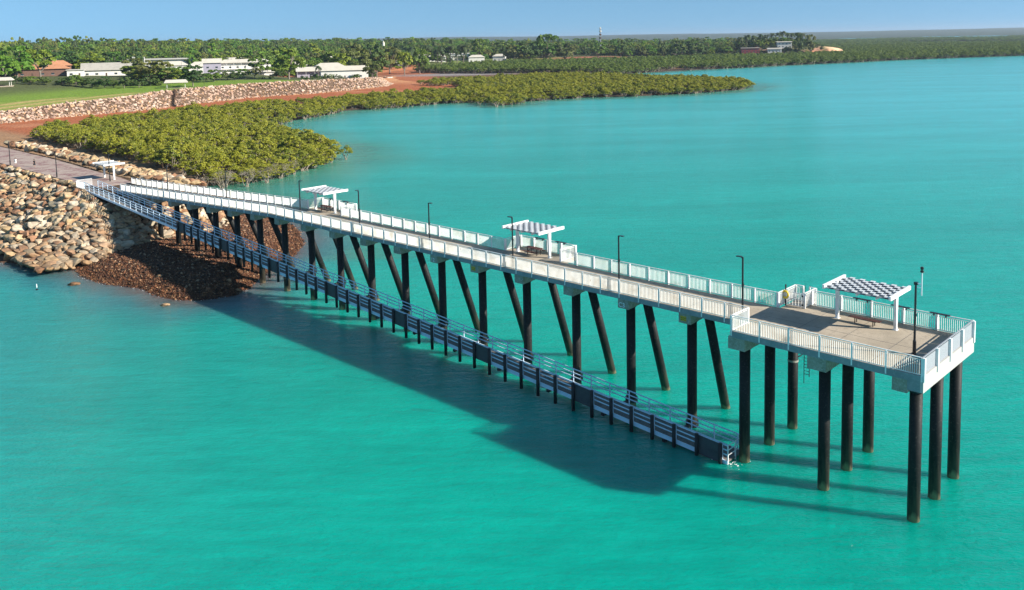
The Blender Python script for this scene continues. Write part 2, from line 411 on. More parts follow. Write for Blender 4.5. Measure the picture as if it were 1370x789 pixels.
# ------------------------------------------------------------------ water
def water_mat():
    m = bpy.data.materials.new('turquoise_sea'); m.use_nodes = True; nt = m.node_tree; b = nt.nodes['Principled BSDF']
    b.inputs['Roughness'].default_value = .12; b.inputs['IOR'].default_value = 1.33
    b.inputs['Specular IOR Level'].default_value = .5
    a = nt.nodes.new('ShaderNodeVertexColor'); a.layer_name = 'col'
    tc = nt.nodes.new('ShaderNodeTexCoord')
    # silt streaks drifting in the water body
    mp = nt.nodes.new('ShaderNodeMapping'); mp.inputs['Rotation'].default_value = (0, 0, rad(12)); mp.inputs['Scale'].default_value = (.010, .05, 1)
    nt.links.new(tc.outputs['Object'], mp.inputs[0])
    ns = nt.nodes.new('ShaderNodeTexNoise'); ns.inputs['Scale'].default_value = 1; ns.inputs['Detail'].default_value = 5; ns.inputs['Distortion'].default_value = .6
    nt.links.new(mp.outputs[0], ns.inputs['Vector'])
    mr = nt.nodes.new('ShaderNodeMapRange'); mr.inputs[1].default_value = .3; mr.inputs[2].default_value = .7; mr.inputs[3].default_value = .88; mr.inputs[4].default_value = 1.12
    nt.links.new(ns.outputs[0], mr.inputs[0])
    v = nt.nodes.new('ShaderNodeVectorMath'); v.operation = 'SCALE'
    nt.links.new(a.outputs[0], v.inputs[0]); nt.links.new(mr.outputs[0], v.inputs['Scale'])
    nt.links.new(v.outputs[0], b.inputs['Base Color'])
    mp2 = nt.nodes.new('ShaderNodeMapping'); mp2.inputs['Rotation'].default_value = (0, 0, rad(10)); mp2.inputs['Scale'].default_value = (.16, .75, 1)  # fine wind ripples: their light and shade painted into the colour
    nt.links.new(tc.outputs['Object'], mp2.inputs[0])
    nf = nt.nodes.new('ShaderNodeTexNoise'); nf.inputs['Scale'].default_value = 1; nf.inputs['Detail'].default_value = 9; nf.inputs['Roughness'].default_value = .7
    nt.links.new(mp2.outputs[0], nf.inputs['Vector'])
    mf = nt.nodes.new('ShaderNodeMapRange'); mf.inputs[1].default_value = .3; mf.inputs[2].default_value = .7; mf.inputs[3].default_value = .86; mf.inputs[4].default_value = 1.13
    nt.links.new(nf.outputs[0], mf.inputs[0])
    v2 = nt.nodes.new('ShaderNodeVectorMath'); v2.operation = 'SCALE'
    nt.links.new(v.outputs[0], v2.inputs[0]); nt.links.new(mf.outputs[0], v2.inputs['Scale']); nt.links.new(v2.outputs[0], b.inputs['Base Color'])
    b.inputs['Subsurface Weight'].default_value = 0.85; b.inputs['Subsurface Radius'].default_value = (2.0, 7.0, 7.0); b.inputs['Subsurface Scale'].default_value = 1.0
    # wind ripples: three sizes, crests roughly across the wind
    hs = None
    for (sx, sy, amp, det, rot) in ((2.2, 4.2, .085, 5, 14), (.60, 1.5, .12, 3, 8), (.12, .30, .12, 2, -6)):
        q = nt.nodes.new('ShaderNodeMapping'); q.inputs['Rotation'].default_value = (0, 0, rad(rot)); q.inputs['Scale'].default_value = (sx, sy, 1)
        nt.links.new(tc.outputs['Object'], q.inputs[0])
        w = nt.nodes.new('ShaderNodeTexNoise'); w.inputs['Scale'].default_value = 1; w.inputs['Detail'].default_value = det; w.inputs['Distortion'].default_value = .4
        nt.links.new(q.outputs[0], w.inputs['Vector'])
        mu = nt.nodes.new('ShaderNodeMath'); mu.operation = 'MULTIPLY'; mu.inputs[1].default_value = amp
        nt.links.new(w.outputs[0], mu.inputs[0])
        if hs is None: hs = mu.outputs[0]
        else:
            ad = nt.nodes.new('ShaderNodeMath'); ad.operation = 'ADD'
            nt.links.new(hs, ad.inputs[0]); nt.links.new(mu.outputs[0], ad.inputs[1]); hs = ad.outputs[0]
    bp = nt.nodes.new('ShaderNodeBump'); bp.inputs['Strength'].default_value = 1.0; bp.inputs['Distance'].default_value = 1.6
    nt.links.new(hs, bp.inputs['Height']); nt.links.new(bp.outputs[0], b.inputs['Normal'])
    return m
P, F = fan(8, 19500, 3.0, .014, 300, 90, .9)
x, y = P[:, 0], P[:, 1]
near = y < 2600
dLw = np.full(len(P), -500.0); dLw[near] = sdist(P[near], LAND)
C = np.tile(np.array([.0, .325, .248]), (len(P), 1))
fr = sstep((np.hypot(x, y) - 70) / 420)  # bluer with distance, partly sky reflection put into the water colour
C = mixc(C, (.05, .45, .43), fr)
lft = sstep((-x - 5) / 70) * sstep((260 - y) / 120)
C = mixc(C, (.02, .31, .285), lft)
sh = sstep((dLw + 30) / 30) * (dLw < 90) * (.5 + fbm(x, y, .04))
C = mixc(C, (.085, .22, .13), np.clip(sh, 0, 1) * .75 * (y > 140))
jx, jy = toJ(P)
s2 = sstep((dLw + 14 + 6 * (fbm(x, y, .15) - .5)) / 12) * (y < 215) * (jy < 40)
C = mixc(C, (.05, .17, .21), s2 * .8)
s3 = sstep((dLw + 7 + 5 * (fbm(x, y, .2) - .5)) / 7) * (y < 215) * (jy < 40)
C = mixc(C, (.13, .10, .085), s3 * .85)
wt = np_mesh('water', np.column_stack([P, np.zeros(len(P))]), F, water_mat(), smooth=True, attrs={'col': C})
tag(wt, kind='structure')

# promenade paving on the flat top of the rock mound
def pave_mat():
    m = mat('promenade_paving', (.38, .29, .24), .85, noise=((.35, (.24, .13, .12), .48, .6), (2.5, (.44, .36, .30), .5, .7)), bump=(14, .3, .01))
    return m
pv = MB()
pts = [(-520, .6), (-189, .5), (-160, .4), (-142, .3), (-137.2, 1.2), (-137.2, 7.6), (-146, 8.8), (-160, 9.2), (-175, 10.2), (-190, 11), (-235, 11.8), (-520, 12.8)]
q = [tuple(J(a, b, 8.97)) for a, b in pts] + [tuple(J(a, b, 8.5)) for a, b in pts]
n = len(pts)
pv.add(q, [tuple(range(n))] + [(i, n + i, n + (i + 1) % n, (i + 1) % n) for i in range(n)])
o = pv.build('promenade_path', pave_mat()); tag(o, kind='structure')

# ------------------------------------------------------------------ rocks
def ico(sub):
    import bmesh
    bm = bmesh.new(); bmesh.ops.create_icosphere(bm, subdivisions=sub, radius=1)
    v = np.array([q.co[:] for q in bm.verts]); f = np.array([[w.index for w in q.verts] for q in bm.faces]); bm.free()
    return v, f
ICO2, ICO1 = ico(3), ico(2)
OCT = (np.array([(1, 0, 0), (-1, 0, 0), (0, 1, 0), (0, -1, 0), (0, 0, 1), (0, 0, -1)], float), np.array([(0, 2, 4), (2, 1, 4), (1, 3, 4), (3, 0, 4), (2, 0, 5), (1, 2, 5), (3, 1, 5), (0, 3, 5)]))
def rockshape(base, cuts, rg, flat=.55):
    v, f = base; v = v.copy()
    v = np.sign(v) * np.abs(v) ** .5                     # towards a block
    for _ in range(cuts):
        n = rg.normal(size=3); n /= np.linalg.norm(n); dd = rg.uniform(.48, .8)
        t = v @ n; m = t > dd; v[m] -= n * (t[m] - dd)[:, None]
    v += rg.normal(size=v.shape) * .02
    return v, f
ROCKC = np.array([(.48, .34, .20), (.38, .23, .13), (.54, .42, .28), (.30, .16, .09), (.27, .23, .16), (.56, .46, .34), (.46, .33, .18)])
def rock_mat(name, mode):
    m = bpy.data.materials.new(name); m.use_nodes = True; nt = m.node_tree; b = nt.nodes['Principled BSDF']
    b.inputs['Roughness'].default_value = .9; b.inputs['Specular IOR Level'].default_value = .25
    tc = nt.nodes.new('ShaderNodeTexCoord')
    if mode == 'random':
        oi = nt.nodes.new('ShaderNodeObjectInfo'); cr = nt.nodes.new('ShaderNodeValToRGB'); cr.color_ramp.interpolation = 'LINEAR'
        e = cr.color_ramp.elements
        while len(e) < len(ROCKC): e.new(.5)
        for i, c in enumerate(ROCKC): e[i].position = i / (len(ROCKC) - 1); e[i].color = (*c, 1)
        nt.links.new(oi.outputs['Random'], cr.inputs[0]); src = cr.outputs[0]
    else:
        a = nt.nodes.new('ShaderNodeVertexColor'); a.layer_name = 'col'; src = a.outputs[0]
    n = nt.nodes.new('ShaderNodeTexNoise'); n.inputs['Scale'].default_value = 1.6; n.inputs['Detail'].default_value = 8
    nt.links.new(tc.outputs['Object'], n.inputs['Vector'])
    mr = nt.nodes.new('ShaderNodeMapRange'); mr.inputs[1].default_value = .3; mr.inputs[2].default_value = .7; mr.inputs[3].default_value = .55; mr.inputs[4].default_value = 1.3
    nt.links.new(n.outputs[0], mr.inputs[0])
    v = nt.nodes.new('ShaderNodeVectorMath'); v.operation = 'SCALE'; nt.links.new(src, v.inputs[0]); nt.links.new(mr.outputs[0], v.inputs['Scale'])
    # wet, weed-darkened courses near the water
    gp = nt.nodes.new('ShaderNodeNewGeometry'); sx = nt.nodes.new('ShaderNodeSeparateXYZ'); nt.links.new(gp.outputs['Position'], sx.inputs[0])
    az = nt.nodes.new('ShaderNodeMath'); az.operation = 'MULTIPLY_ADD'; az.inputs[1].default_value = -1.5; nt.links.new(n.outputs[0], az.inputs[0]); nt.links.new(sx.outputs[2], az.inputs[2])
    wz = nt.nodes.new('ShaderNodeMapRange'); wz.inputs[1].default_value = 1.6; wz.inputs[2].default_value = -.4; wz.inputs[4].default_value = .62; nt.links.new(az.outputs[0], wz.inputs[0])
    wm = nt.nodes.new('ShaderNodeMix'); wm.data_type = 'RGBA'; wm.blend_type = 'MULTIPLY'; wm.inputs[7].default_value = (.50, .36, .22, 1)
    nt.links.new(wz.outputs[0], wm.inputs[0]); nt.links.new(v.outputs[0], wm.inputs[6])
    # iron staining
    n2 = nt.nodes.new('ShaderNodeTexNoise'); n2.inputs['Scale'].default_value = .7; nt.links.new(tc.outputs['Object'], n2.inputs['Vector'])
    m2 = nt.nodes.new('ShaderNodeMapRange'); m2.inputs[1].default_value = .55; m2.inputs[2].default_value = .72; m2.inputs[4].default_value = .45
    nt.links.new(n2.outputs[0], m2.inputs[0])
    mx = nt.nodes.new('ShaderNodeMix'); mx.data_type = 'RGBA'; nt.links.new(m2.outputs[0], mx.inputs[0]); nt.links.new(wm.outputs[2], mx.inputs[6]); mx.inputs[7].default_value = (.36, .18, .08, 1)
    nt.links.new(mx.outputs[2], b.inputs['Base Color'])
    bp = nt.nodes.new('ShaderNodeBump'); bp.inputs['Strength'].default_value = .6; bp.inputs['Distance'].default_value = .12
    nt.links.new(n.outputs[0], bp.inputs['Height']); nt.links.new(bp.outputs[0], b.inputs['Normal'])
    return m
RM, RMV = rock_mat('sandstone_boulder', 'random'), rock_mat('sandstone_rubble', 'col')
def rotm(rg, n, tilt):
    az = rg.uniform(0, 2 * math.pi, n); tx = rg.normal(0, tilt, n); ty = rg.normal(0, tilt, n)
    out = np.empty((n, 3, 3))
    for i in range(n): out[i] = np.array(Matrix.Rotation(az[i], 3, 'Z') @ Matrix.Rotation(tx[i], 3, 'X') @ Matrix.Rotation(ty[i], 3, 'Y'))
    return out
def scatter(name, pos, size, shapes, rg, tilt=.25, colors=None, label=None, cat=None, m=None):
    """many stones merged into one object; size (n, 3)"""
    n = len(pos); Rm = rotm(rg, n, tilt); V = []; Fc = []; Cc = []; off = 0; which = rg.integers(0, len(shapes), n)
    for k, (sv, sf) in enumerate(shapes):
        ids = np.nonzero(which == k)[0]
        if not len(ids): continue
        vv = np.einsum('nij,nvj->nvi', Rm[ids], sv[None] * size[ids][:, None, :]) + pos[ids][:, None, :]
        V.append(vv.reshape(-1, 3)); Fc.append((sf[None] + (off + np.arange(len(ids)) * len(sv))[:, None, None]).reshape(-1, 3))
        Cc.append(np.repeat(colors[ids], len(sv), 0)); off += len(ids) * len(sv)
    o = np_mesh(name, np.vstack(V), np.vstack(Fc), m or RMV, attrs={'col': np.vstack(Cc)})
    return tag(o, label, cat, kind='stuff')
SH2 = [rockshape(ICO2, 14, R) for _ in range(9)]
SH1 = [rockshape(ICO1, 7, R) for _ in range(8)]
SH0 = [rockshape(OCT, 0, R) for _ in range(3)]
# boulder courses on the mound, from the toe up
pos = []
xx = -200.0
jp = []
for r_ in range(15):
    f_ = (r_ + .4) / 15                          # 0 toe .. 1 top
    x = -205.0
    while x < -112:
        w_ = R.uniform(1.7, 2.7)
        yt = -18.2 - .8 * (x < -140); ytop = -1.9
        jp.append((x + w_ / 2, yt + (ytop - yt) * f_ + R.normal(0, .12), w_)); x += w_ * .86
tip = []
for r_ in range(17):                             # round the seaward tip
    f_ = (r_ + .3) / 17
    for k in range(26):
        t = (k + R.uniform(-.3, .3)) / 25
        toe = [(-120, -15), (-112.5, -9.8), (-112.6, -5), (-114, 0), (-114.5, 6), (-114, 12), (-119, 19), (-135, 24.5)]
        top = [(-141, -2), (-135.5, -1.5), (-129.5, 1.0), (-129.2, 2.5), (-129, 6), (-129.4, 8.6), (-131, 10.6), (-146, 10.8)]
        s_ = t * 7; i0 = min(6, int(s_)); u_ = s_ - i0
        a = np.array(toe[i0]) * (1 - u_) + np.array(toe[i0 + 1]) * u_; b = np.array(top[i0]) * (1 - u_) + np.array(top[i0 + 1]) * u_
        q = a + (b - a) * f_
        tip.append((q[0], q[1], R.uniform(1.6, 2.5)))
rear = []
for r_ in range(4):
    x = -235.0
    while x < -124:
        w_ = R.uniform(1.7, 2.7); yb = np.interp(x, [-235, -190, -160, -131], [13.6, 12.7, 10.9, 10.4])
        rear.append((x, yb + .5 + r_ * 1.7 + R.normal(0, .15), w_)); x += w_ * .8
lip = []
x = -200.0
while x < -143:
    w_ = R.uniform(1.3, 2.1); lip.append((x, -1.0 + R.normal(0, .15), w_)); x += w_ * .85
allp = np.array(jp + tip + rear + lip)
W3 = np.array([J(a, b) for a, b, _ in allp]); dB_ = sdist(W3[:, :2], PADTOE); dT_ = sdist(W3[:, :2], PADTOP)
tm = np.clip(dB_ / (dB_ - dT_ + 1e-9), 0, 1); zz = 1.0 + 7.9 * np.where(dT_ > 0, 1, tm)
isrear = np.zeros(len(allp), bool); isrear[len(jp) + len(tip):] = True
rr_ = np.where(isrear & (allp[:, 1] > 5), allp[:, 1] - np.interp(allp[:, 0], [-235, -190, -160, -131], [13.6, 12.7, 10.9, 10.4]), 0)
zz = np.where(isrear & (allp[:, 1] > 5), 9.5 - np.clip(rr_ - 3.5, 0, 9) * .45, zz - .1) + R.normal(0, .12, len(allp))
keep = ~((allp[:, 0] > -139) & (allp[:, 0] < -127) & (allp[:, 1] > -1.9) & (allp[:, 1] < 8.8) & (zz > 7.4))
allp, W3, zz = allp[keep], W3[keep], zz[keep]
size = np.stack([allp[:, 2] * .60, allp[:, 2] * R.uniform(.38, .5, len(allp)), allp[:, 2] * R.uniform(.24, .36, len(allp))], 1)
P3 = np.column_stack([W3[:, :2], zz])
infr = (P3[:, 0] / P3[:, 1] > -.60) & (allp[:, 0] < -100)
front = (allp[:, 1] < 9) & ((allp[:, 1] < 1) | (allp[:, 0] > -131))
score = np.where(infr & front, np.linalg.norm(P3 - np.array([0, 0, CAMH]), axis=1), 1e9)
order = np.argsort(score); ind = order[:290]; rest = order[290:]
bmeshes = []
for k, (sv, sf) in enumerate(SH2):
    o = np_mesh('boulder', sv, sf, RM, link=False); bmeshes.append(o.data); bpy.data.objects.remove(o)
for n_, i in enumerate(ind):
    o = bpy.data.objects.new('boulder', bmeshes[int(R.integers(0, 9))]); sc.collection.objects.link(o)
    o.location = P3[i].tolist(); o.scale = size[i].tolist()
    o.rotation_euler = (R.normal(0, .14), R.normal(0, .12), -YAW + R.normal(0, .3) + (math.pi / 2 if allp[i, 0] > -118 and allp[i, 1] > -6 else 0))
    tag(o, 'large tan boulder packed into the rock mound at the shore end of the jetty', 'boulder', 'boulders of the rock mound')
cols = ROCKC[R.integers(0, len(ROCKC), len(rest))] * R.uniform(.85, 1.1, (len(rest), 1))
scatter('mound_rocks', P3[rest], size[rest] * np.array([1.0, 1.0, 1.15]), SH2, R, .16, cols, 'smaller and farther tan rocks filling the rock mound', 'rocks')
# revetment in front of the park
rv = []
seg = np.array(REV[1:12], float)
for i in range(len(seg) - 1):
    a, b = seg[i], seg[i + 1]; L = np.linalg.norm(b - a); d_ = (b - a) / L; nn = np.array([-d_[1], d_[0]])
    if a[1] > 760: break
    step = 1.55 if a[1] < 560 else 1.8
    for r_ in range(8):
        t = np.arange(0, L, step); f_ = (r_ + .2) / 8 * 10.6
        p = a + np.outer(t + R.uniform(-.7, .7, len(t)), d_) + nn * np.clip(f_ + R.normal(0, .55, len(t)), .1, 10.8)[:, None]
        rv.append(p)
rv = np.vstack(rv); hz = terrain(rv)
keepr = (rv[:, 0] / rv[:, 1] > -.66)
st_ = np.abs((rv[:, 0] + 196) + (rv[:, 1] - 505) * .3) < 1.2      # gap where the stairs run down
rv, hz = rv[keepr & ~st_], hz[keepr & ~st_]
n = len(rv); sz = R.uniform(.7, 1.5, n)
size = np.stack([sz, sz * R.uniform(.6, .8, n), sz * R.uniform(.45, .7, n)], 1)
PALE = np.array([(.50, .35, .26), (.54, .40, .31), (.40, .26, .19), (.58, .45, .35), (.34, .24, .18), (.48, .31, .18)])
scatter('revetment_rocks', np.column_stack([rv, hz + .1]), size, SH1[:6], R, .4, PALE[R.integers(0, 6, n)], 'pale pinkish rock revetment below the park lawn', 'rocks')
# rubble beach: wet brown stones
n = 85000
q = np.column_stack([R.uniform(-138, -76, n), R.uniform(-14, 36, n)]); W2 = np.array([J(a, b)[:2] for a, b in q])
dl = sdist(W2, LAND); db = sdist(W2, PADTOE); hz = terrain(W2)
k_ = (dl > -1.5) & (db < 1.5) & (hz > -.12)
W2, hz = W2[k_], hz[k_]; n = len(W2); sz = R.gamma(2.5, .032, n) + .06; sz = np.minimum(sz, .5)
BR = np.array([(.17, .075, .04), (.11, .055, .035), (.08, .05, .038), (.25, .125, .07), (.45, .30, .19), (.06, .045, .035)])
scatter('rubble_stones', np.column_stack([W2, hz + sz * .25]), np.stack([sz, sz * .8, sz * .6], 1), SH1[:1] + SH0, R, .6, BR[R.choice(6, n, p=[.28, .25, .18, .13, .08, .08])], 'wet reddish brown rubble beach under the jetty', 'stones')
for (px_, py_, s_, lab) in ((-81.3, -12.1, .8, 'lone yellow rock in the shallows off the rubble beach'), (-102.5, -16.4, 1.1, 'flat yellowish rock awash beside the rubble beach'), (-93, -7.5, .7, 'pale orange rock lying in the shade on the rubble beach')):
    o = bpy.data.objects.new('shore_rock', bmeshes[2]); sc.collection.objects.link(o)
    zt = max(.05, float(terrain(np.array([J(px_, py_)[:2]]))[0]) + .1)
    o.location = tuple(J(px_, py_, zt)); o.scale = (s_, s_ * .6, s_ * .4); o.rotation_euler = (0, 0, .4); tag(o, lab, 'rock')

# froth along the waterline of the rubble and at the foot of the ramp
FOAM = mat('sea_foam', (.75, .77, .76), .8)
fp = []
while len(fp) < 2600:
    a = (R.uniform(-128, -74), R.uniform(-20, 12)); fp.append(a)
fp = np.array(fp); FW = np.array([J(a, b)[:2] for a, b in fp]); hz = terrain(FW); k_ = (np.abs(hz + .02) < .14)
FW = FW[k_]
ex = np.column_stack([R.normal(-.6, .55, 34), R.normal(-1.2, .5, 34)]); FW = np.vstack([FW, np.array([J(a, b)[:2] for a, b in ex])])
s_ = R.uniform(.03, .13, len(FW))
scatter('sea_foam', np.column_stack([FW, np.full(len(FW), .02)]), np.stack([s_, s_ * .6, np.full(len(FW), .03)], 1), SH0, R, .02, np.ones((len(FW), 3)) * .8, 'white froth along the edge of the rubble beach and the ramp foot', 'foam', FOAM)

# ------------------------------------------------------------------ foliage
def leaf_mat(name, c1, c2, c3, scale=.35):
    m = bpy.data.materials.new(name); m.use_nodes = True; nt = m.node_tree; b = nt.nodes['Principled BSDF']; out = nt.nodes['Material Output']
    b.inputs['Roughness'].default_value = .6; b.inputs['Specular IOR Level'].default_value = .3
    oi = nt.nodes.new('ShaderNodeObjectInfo'); tc = nt.nodes.new('ShaderNodeTexCoord')
    n = nt.nodes.new('ShaderNodeTexNoise'); n.inputs['Scale'].default_value = scale; n.inputs['Detail'].default_value = 4
    ad = nt.nodes.new('ShaderNodeVectorMath'); ad.operation = 'ADD'
    nt.links.new(tc.outputs['Object'], ad.inputs[0]); nt.links.new(oi.outputs['Location'], ad.inputs[1]); nt.links.new(ad.outputs[0], n.inputs['Vector'])
    def mix(f, a, bb):
        x = nt.nodes.new('ShaderNodeMix'); x.data_type = 'RGBA'; nt.links.new(f, x.inputs[0])
        for s, v in ((6, a), (7, bb)):
            if isinstance(v, tuple): x.inputs[s].default_value = (*v, 1)
            else: nt.links.new(v, x.inputs[s])
        return x.outputs[2]
    mr = nt.nodes.new('ShaderNodeMapRange'); mr.inputs[1].default_value = .4; mr.inputs[2].default_value = .62; nt.links.new(n.outputs[0], mr.inputs[0])
    nw = nt.nodes.new('ShaderNodeTexNoise'); nw.inputs['Scale'].default_value = .035; nt.links.new(oi.outputs['Location'], nw.inputs['Vector'])
    mw = nt.nodes.new('ShaderNodeMath'); mw.operation = 'MULTIPLY_ADD'; mw.inputs[1].default_value = .6; mw.use_clamp = True
    mv = nt.nodes.new('ShaderNodeMapRange'); mv.inputs[1].default_value = .42; mv.inputs[2].default_value = .58; mv.inputs[3].default_value = -.15; mv.inputs[4].default_value = .5; nt.links.new(nw.outputs[0], mv.inputs[0])
    nt.links.new(oi.outputs['Random'], mw.inputs[0]); nt.links.new(mv.outputs[0], mw.inputs[2])
    a = mix(mw.outputs[0], c1, c2); c = mix(mr.outputs[0], a, c3)
    nt.links.new(c, b.inputs['Base Color'])
    tr = nt.nodes.new('ShaderNodeBsdfTranslucent'); nt.links.new(c, tr.inputs[0])
    ms = nt.nodes.new('ShaderNodeMixShader'); ms.inputs[0].default_value = .28
    nt.links.new(b.outputs[0], ms.inputs[1]); nt.links.new(tr.outputs[0], ms.inputs[2]); nt.links.new(ms.outputs[0], out.inputs[0])
    return m
LM = dict(mang=leaf_mat('mangrove_leaves', (.28, .29, .022), (.12, .17, .025), (.37, .36, .04), .6),
          mangfar=leaf_mat('far_mangrove_leaves', (.15, .21, .035), (.07, .13, .03), (.20, .26, .045), .4),
          green=leaf_mat('green_leaves', (.08, .18, .03), (.13, .22, .035), (.20, .27, .04)),
          dark=leaf_mat('dark_leaves', (.045, .10, .028), (.07, .13, .032), (.13, .18, .04)),
          olive=leaf_mat('olive_leaves', (.15, .18, .045), (.12, .15, .045), (.22, .22, .06)),
          lime=leaf_mat('lime_leaves', (.22, .29, .03), (.16, .25, .03), (.30, .34, .04)),
          bright=leaf_mat('bright_leaves', (.13, .28, .03), (.11, .22, .03), (.19, .33, .04)),
          dead=leaf_mat('bare_twigs', (.30, .26, .20), (.36, .30, .24), (.22, .18, .14)),
          palm=leaf_mat('palm_fronds', (.05, .085, .03), (.07, .11, .035), (.10, .12, .04)))
BARK = mat('grey_bark', (.24, .20, .16), .9, noise=(3, (.15, .12, .10), .4, .7))
MBARK = mat('pale_mangrove_bark', (.38, .33, .26), .9, noise=(3, (.22, .18, .14), .4, .7))
def crown_arrays(rg, clumps, rad_, per, size, flat=.75, up=.5):
    """leaf-sized quads spread over the shells of many clumps"""
    V = []
    for (c, r) in zip(clumps, rad_):
        n = int(per * (r / np.mean(rad_)) ** 2)
        d = rg.normal(size=(n, 3)); d /= np.linalg.norm(d, axis=1)[:, None]
        d[:, 2] = np.where(d[:, 2] < -.3, -d[:, 2], d[:, 2])
        p = c + d * (r * rg.uniform(.55, 1.08, n) ** .6)[:, None] * np.array([1, 1, flat])
        nr = d + rg.normal(size=(n, 3)) * .55 + np.array([0, 0, up]); nr /= np.linalg.norm(nr, axis=1)[:, None]
        t = np.cross(nr, rg.normal(size=(n, 3))); t /= np.linalg.norm(t, axis=1)[:, None]; b = np.cross(nr, t)
        s = size * rg.uniform(.6, 1.3, n)[:, None]
        V.append(np.stack([p - t * s - b * s * .15, p + b * s * -.7 + t * s * .1, p + t * s, p + b * s * .75], 1))
    V = np.vstack(V); n = len(V)
    return V.reshape(-1, 3), np.arange(n * 4).reshape(n, 4)
def tube_arrays(segs, n=5):
    V = []; F = []; off = 0
    for p0, p1, r0, r1 in segs:
        p0 = np.array(p0, float); p1 = np.array(p1, float); d = p1 - p0; d /= np.linalg.norm(d)
        a = np.cross(d, [.3, .9, .2]); a /= np.linalg.norm(a); b = np.cross(d, a)
        for p, r in ((p0, r0), (p1, r1)):
            for i in range(n): t = 2 * math.pi * i / n; V.append(p + a * r * math.cos(t) + b * r * math.sin(t))
        F += [(off + i, off + (i + 1) % n, off + n + (i + 1) % n, off + n + i) for i in range(n)]; off += 2 * n
    return np.array(V), np.array(F)
def make_tree(kind, rg, spread=1.0, trunkh=.32, clumpn=26, per=70, leaf=.055):
    """unit tree: height 1, crown about `spread` wide"""
    cl, rd, segs = [], [], []
    segs.append(((0, 0, -.05), (0, 0, trunkh * .8), .030, .022))
    k = 0
    while len(cl) < clumpn:
        a = rg.uniform(0, 2 * math.pi); h_ = rg.uniform(trunkh, .93); e = math.sqrt(max(0, 1 - ((h_ - .55) / .47) ** 2))
        rr = spread * .5 * e * rg.uniform(.25, .85) ** .7; r = rg.uniform(.07, .13) * (1.15 - .3 * h_)
        cl.append(np.array([rr * math.cos(a), rr * math.sin(a), h_])); rd.append(r)
        if k % 3 == 0:
            b0 = (0, 0, trunkh * rg.uniform(.5, .85)); segs.append((b0, tuple(cl[-1] * .9 + np.array([0, 0, .0])), .014, .005))
        k += 1
    cv, cf = crown_arrays(rg, cl, rd, per, leaf); tv, tf = tube_arrays(segs)
    return cv, cf, tv, tf
def make_mangrove(rg, bare=False):
    """about 4.6 m tall, many pale stems under a domed crown"""
    cl, rd, segs = [], [], []
    for s in range(8):
        a = rg.uniform(0, 2 * math.pi); r1 = rg.uniform(.5, 1.0); r2 = rg.uniform(1.0, 2.2)
        p0 = (rg.normal(0, .35), rg.normal(0, .35), -.6); p1 = (r1 * math.cos(a), r1 * math.sin(a), rg.uniform(1.0, 1.6)); p2 = (r2 * math.cos(a + .3), r2 * math.sin(a + .3), rg.uniform(2.4, 3.4))
        segs += [(p0, p1, .10, .07), (p1, p2, .07, .03)]
        for q in range(3):
            a2 = rg.uniform(0, 6.3); p3 = (p2[0] + .8 * math.cos(a2), p2[1] + .8 * math.sin(a2), p2[2] + rg.uniform(.3, .9)); segs.append((p2, p3, .03, .012))
    for s in range(26):
        a = rg.uniform(0, 2 * math.pi); rr = 2.2 * math.sqrt(rg.uniform(0, 1)); zc = 4.05 - .34 * rr ** 1.5 + rg.normal(0, .22)
        if s > 19: zc -= 1.0; rr = 1.9 + rg.uniform(0, .4)
        cl.append(np.array([rr * math.cos(a), rr * math.sin(a), zc])); rd.append(rg.uniform(.42, .75))
    cv, cf = crown_arrays(rg, cl, rd, 46 if not bare else 16, .19 if not bare else .10, .7, .7); tv, tf = tube_arrays(segs)
    return cv, cf, tv, tf
def make_palm(rg):
    segs = []; z = 0; x_ = 0
    for i in range(6): nx = x_ + rg.normal(0, .012); segs.append(((x_, 0, z), (nx, 0, z + .135), .020 - .001 * i, .019 - .001 * i)); x_, z = nx, z + .135
    V = []; F = []
    for i in range(20):
        a = rg.uniform(0, 6.28); lift = rg.uniform(-.15, 1.0); L = rg.uniform(.28, .36); q = []
        for k in range(7):
            t = k / 6; rr = L * t; zz_ = z + L * (lift * t - 1.1 * t * t) + .02; q.append(np.array([x_ + rr * math.cos(a), rr * math.sin(a), zz_]))
        side = np.array([-math.sin(a), math.cos(a), 0])
        for k in range(6):
            w0 = .075 * math.sin(math.pi * min(1, (k + .6) / 7)); w1 = .075 * math.sin(math.pi * min(1, (k + 1.6) / 7))
            for s in (-1, 1):
                o_ = len(V); dn = np.array([0, 0, -.5])
                V += [q[k], q[k + 1] * .75 + q[k] * .25, q[k + 1] * .75 + q[k] * .25 + (side * s + dn) * w1, q[k] + (side * s + dn) * w0]; F.append((o_, o_ + 1, o_ + 2, o_ + 3))
    tv, tf = tube_arrays(segs, 6)
    return np.array(V), np.array(F), tv, tf
def pair(name, arr, lm, bm):
    cv, cf, tv, tf = arr
    c = np_mesh('crown', cv, cf, lm, link=False); t = np_mesh('trunk', tv, tf, bm, link=False)
    cd, td = c.data, t.data; bpy.data.objects.remove(c); bpy.data.objects.remove(t)
    return cd, td
def joint(name, arr, lm, bm):
    """crown and trunk in one unlinked mesh object, for the uncountable masses"""
    cv, cf, tv, tf = arr
    o = np_mesh(name, np.vstack([cv, tv]), np.vstack([cf, tf + len(cv)]), [lm, bm], link=False)
    mi = np.zeros(len(cf) + len(tf), np.int32); mi[len(cf):] = 1; o.data.polygons.foreach_set('material_index', mi)
    return o
def plant(name, datas, loc, scale, rz, label, cat, group):
    t = thing(name, label, cat, loc, rz, group); t.scale = scale
    for nm, dt in zip(('crown', 'trunk'), datas):
        c = bpy.data.objects.new(nm, dt); sc.collection.objects.link(c); c.parent = t
    return t
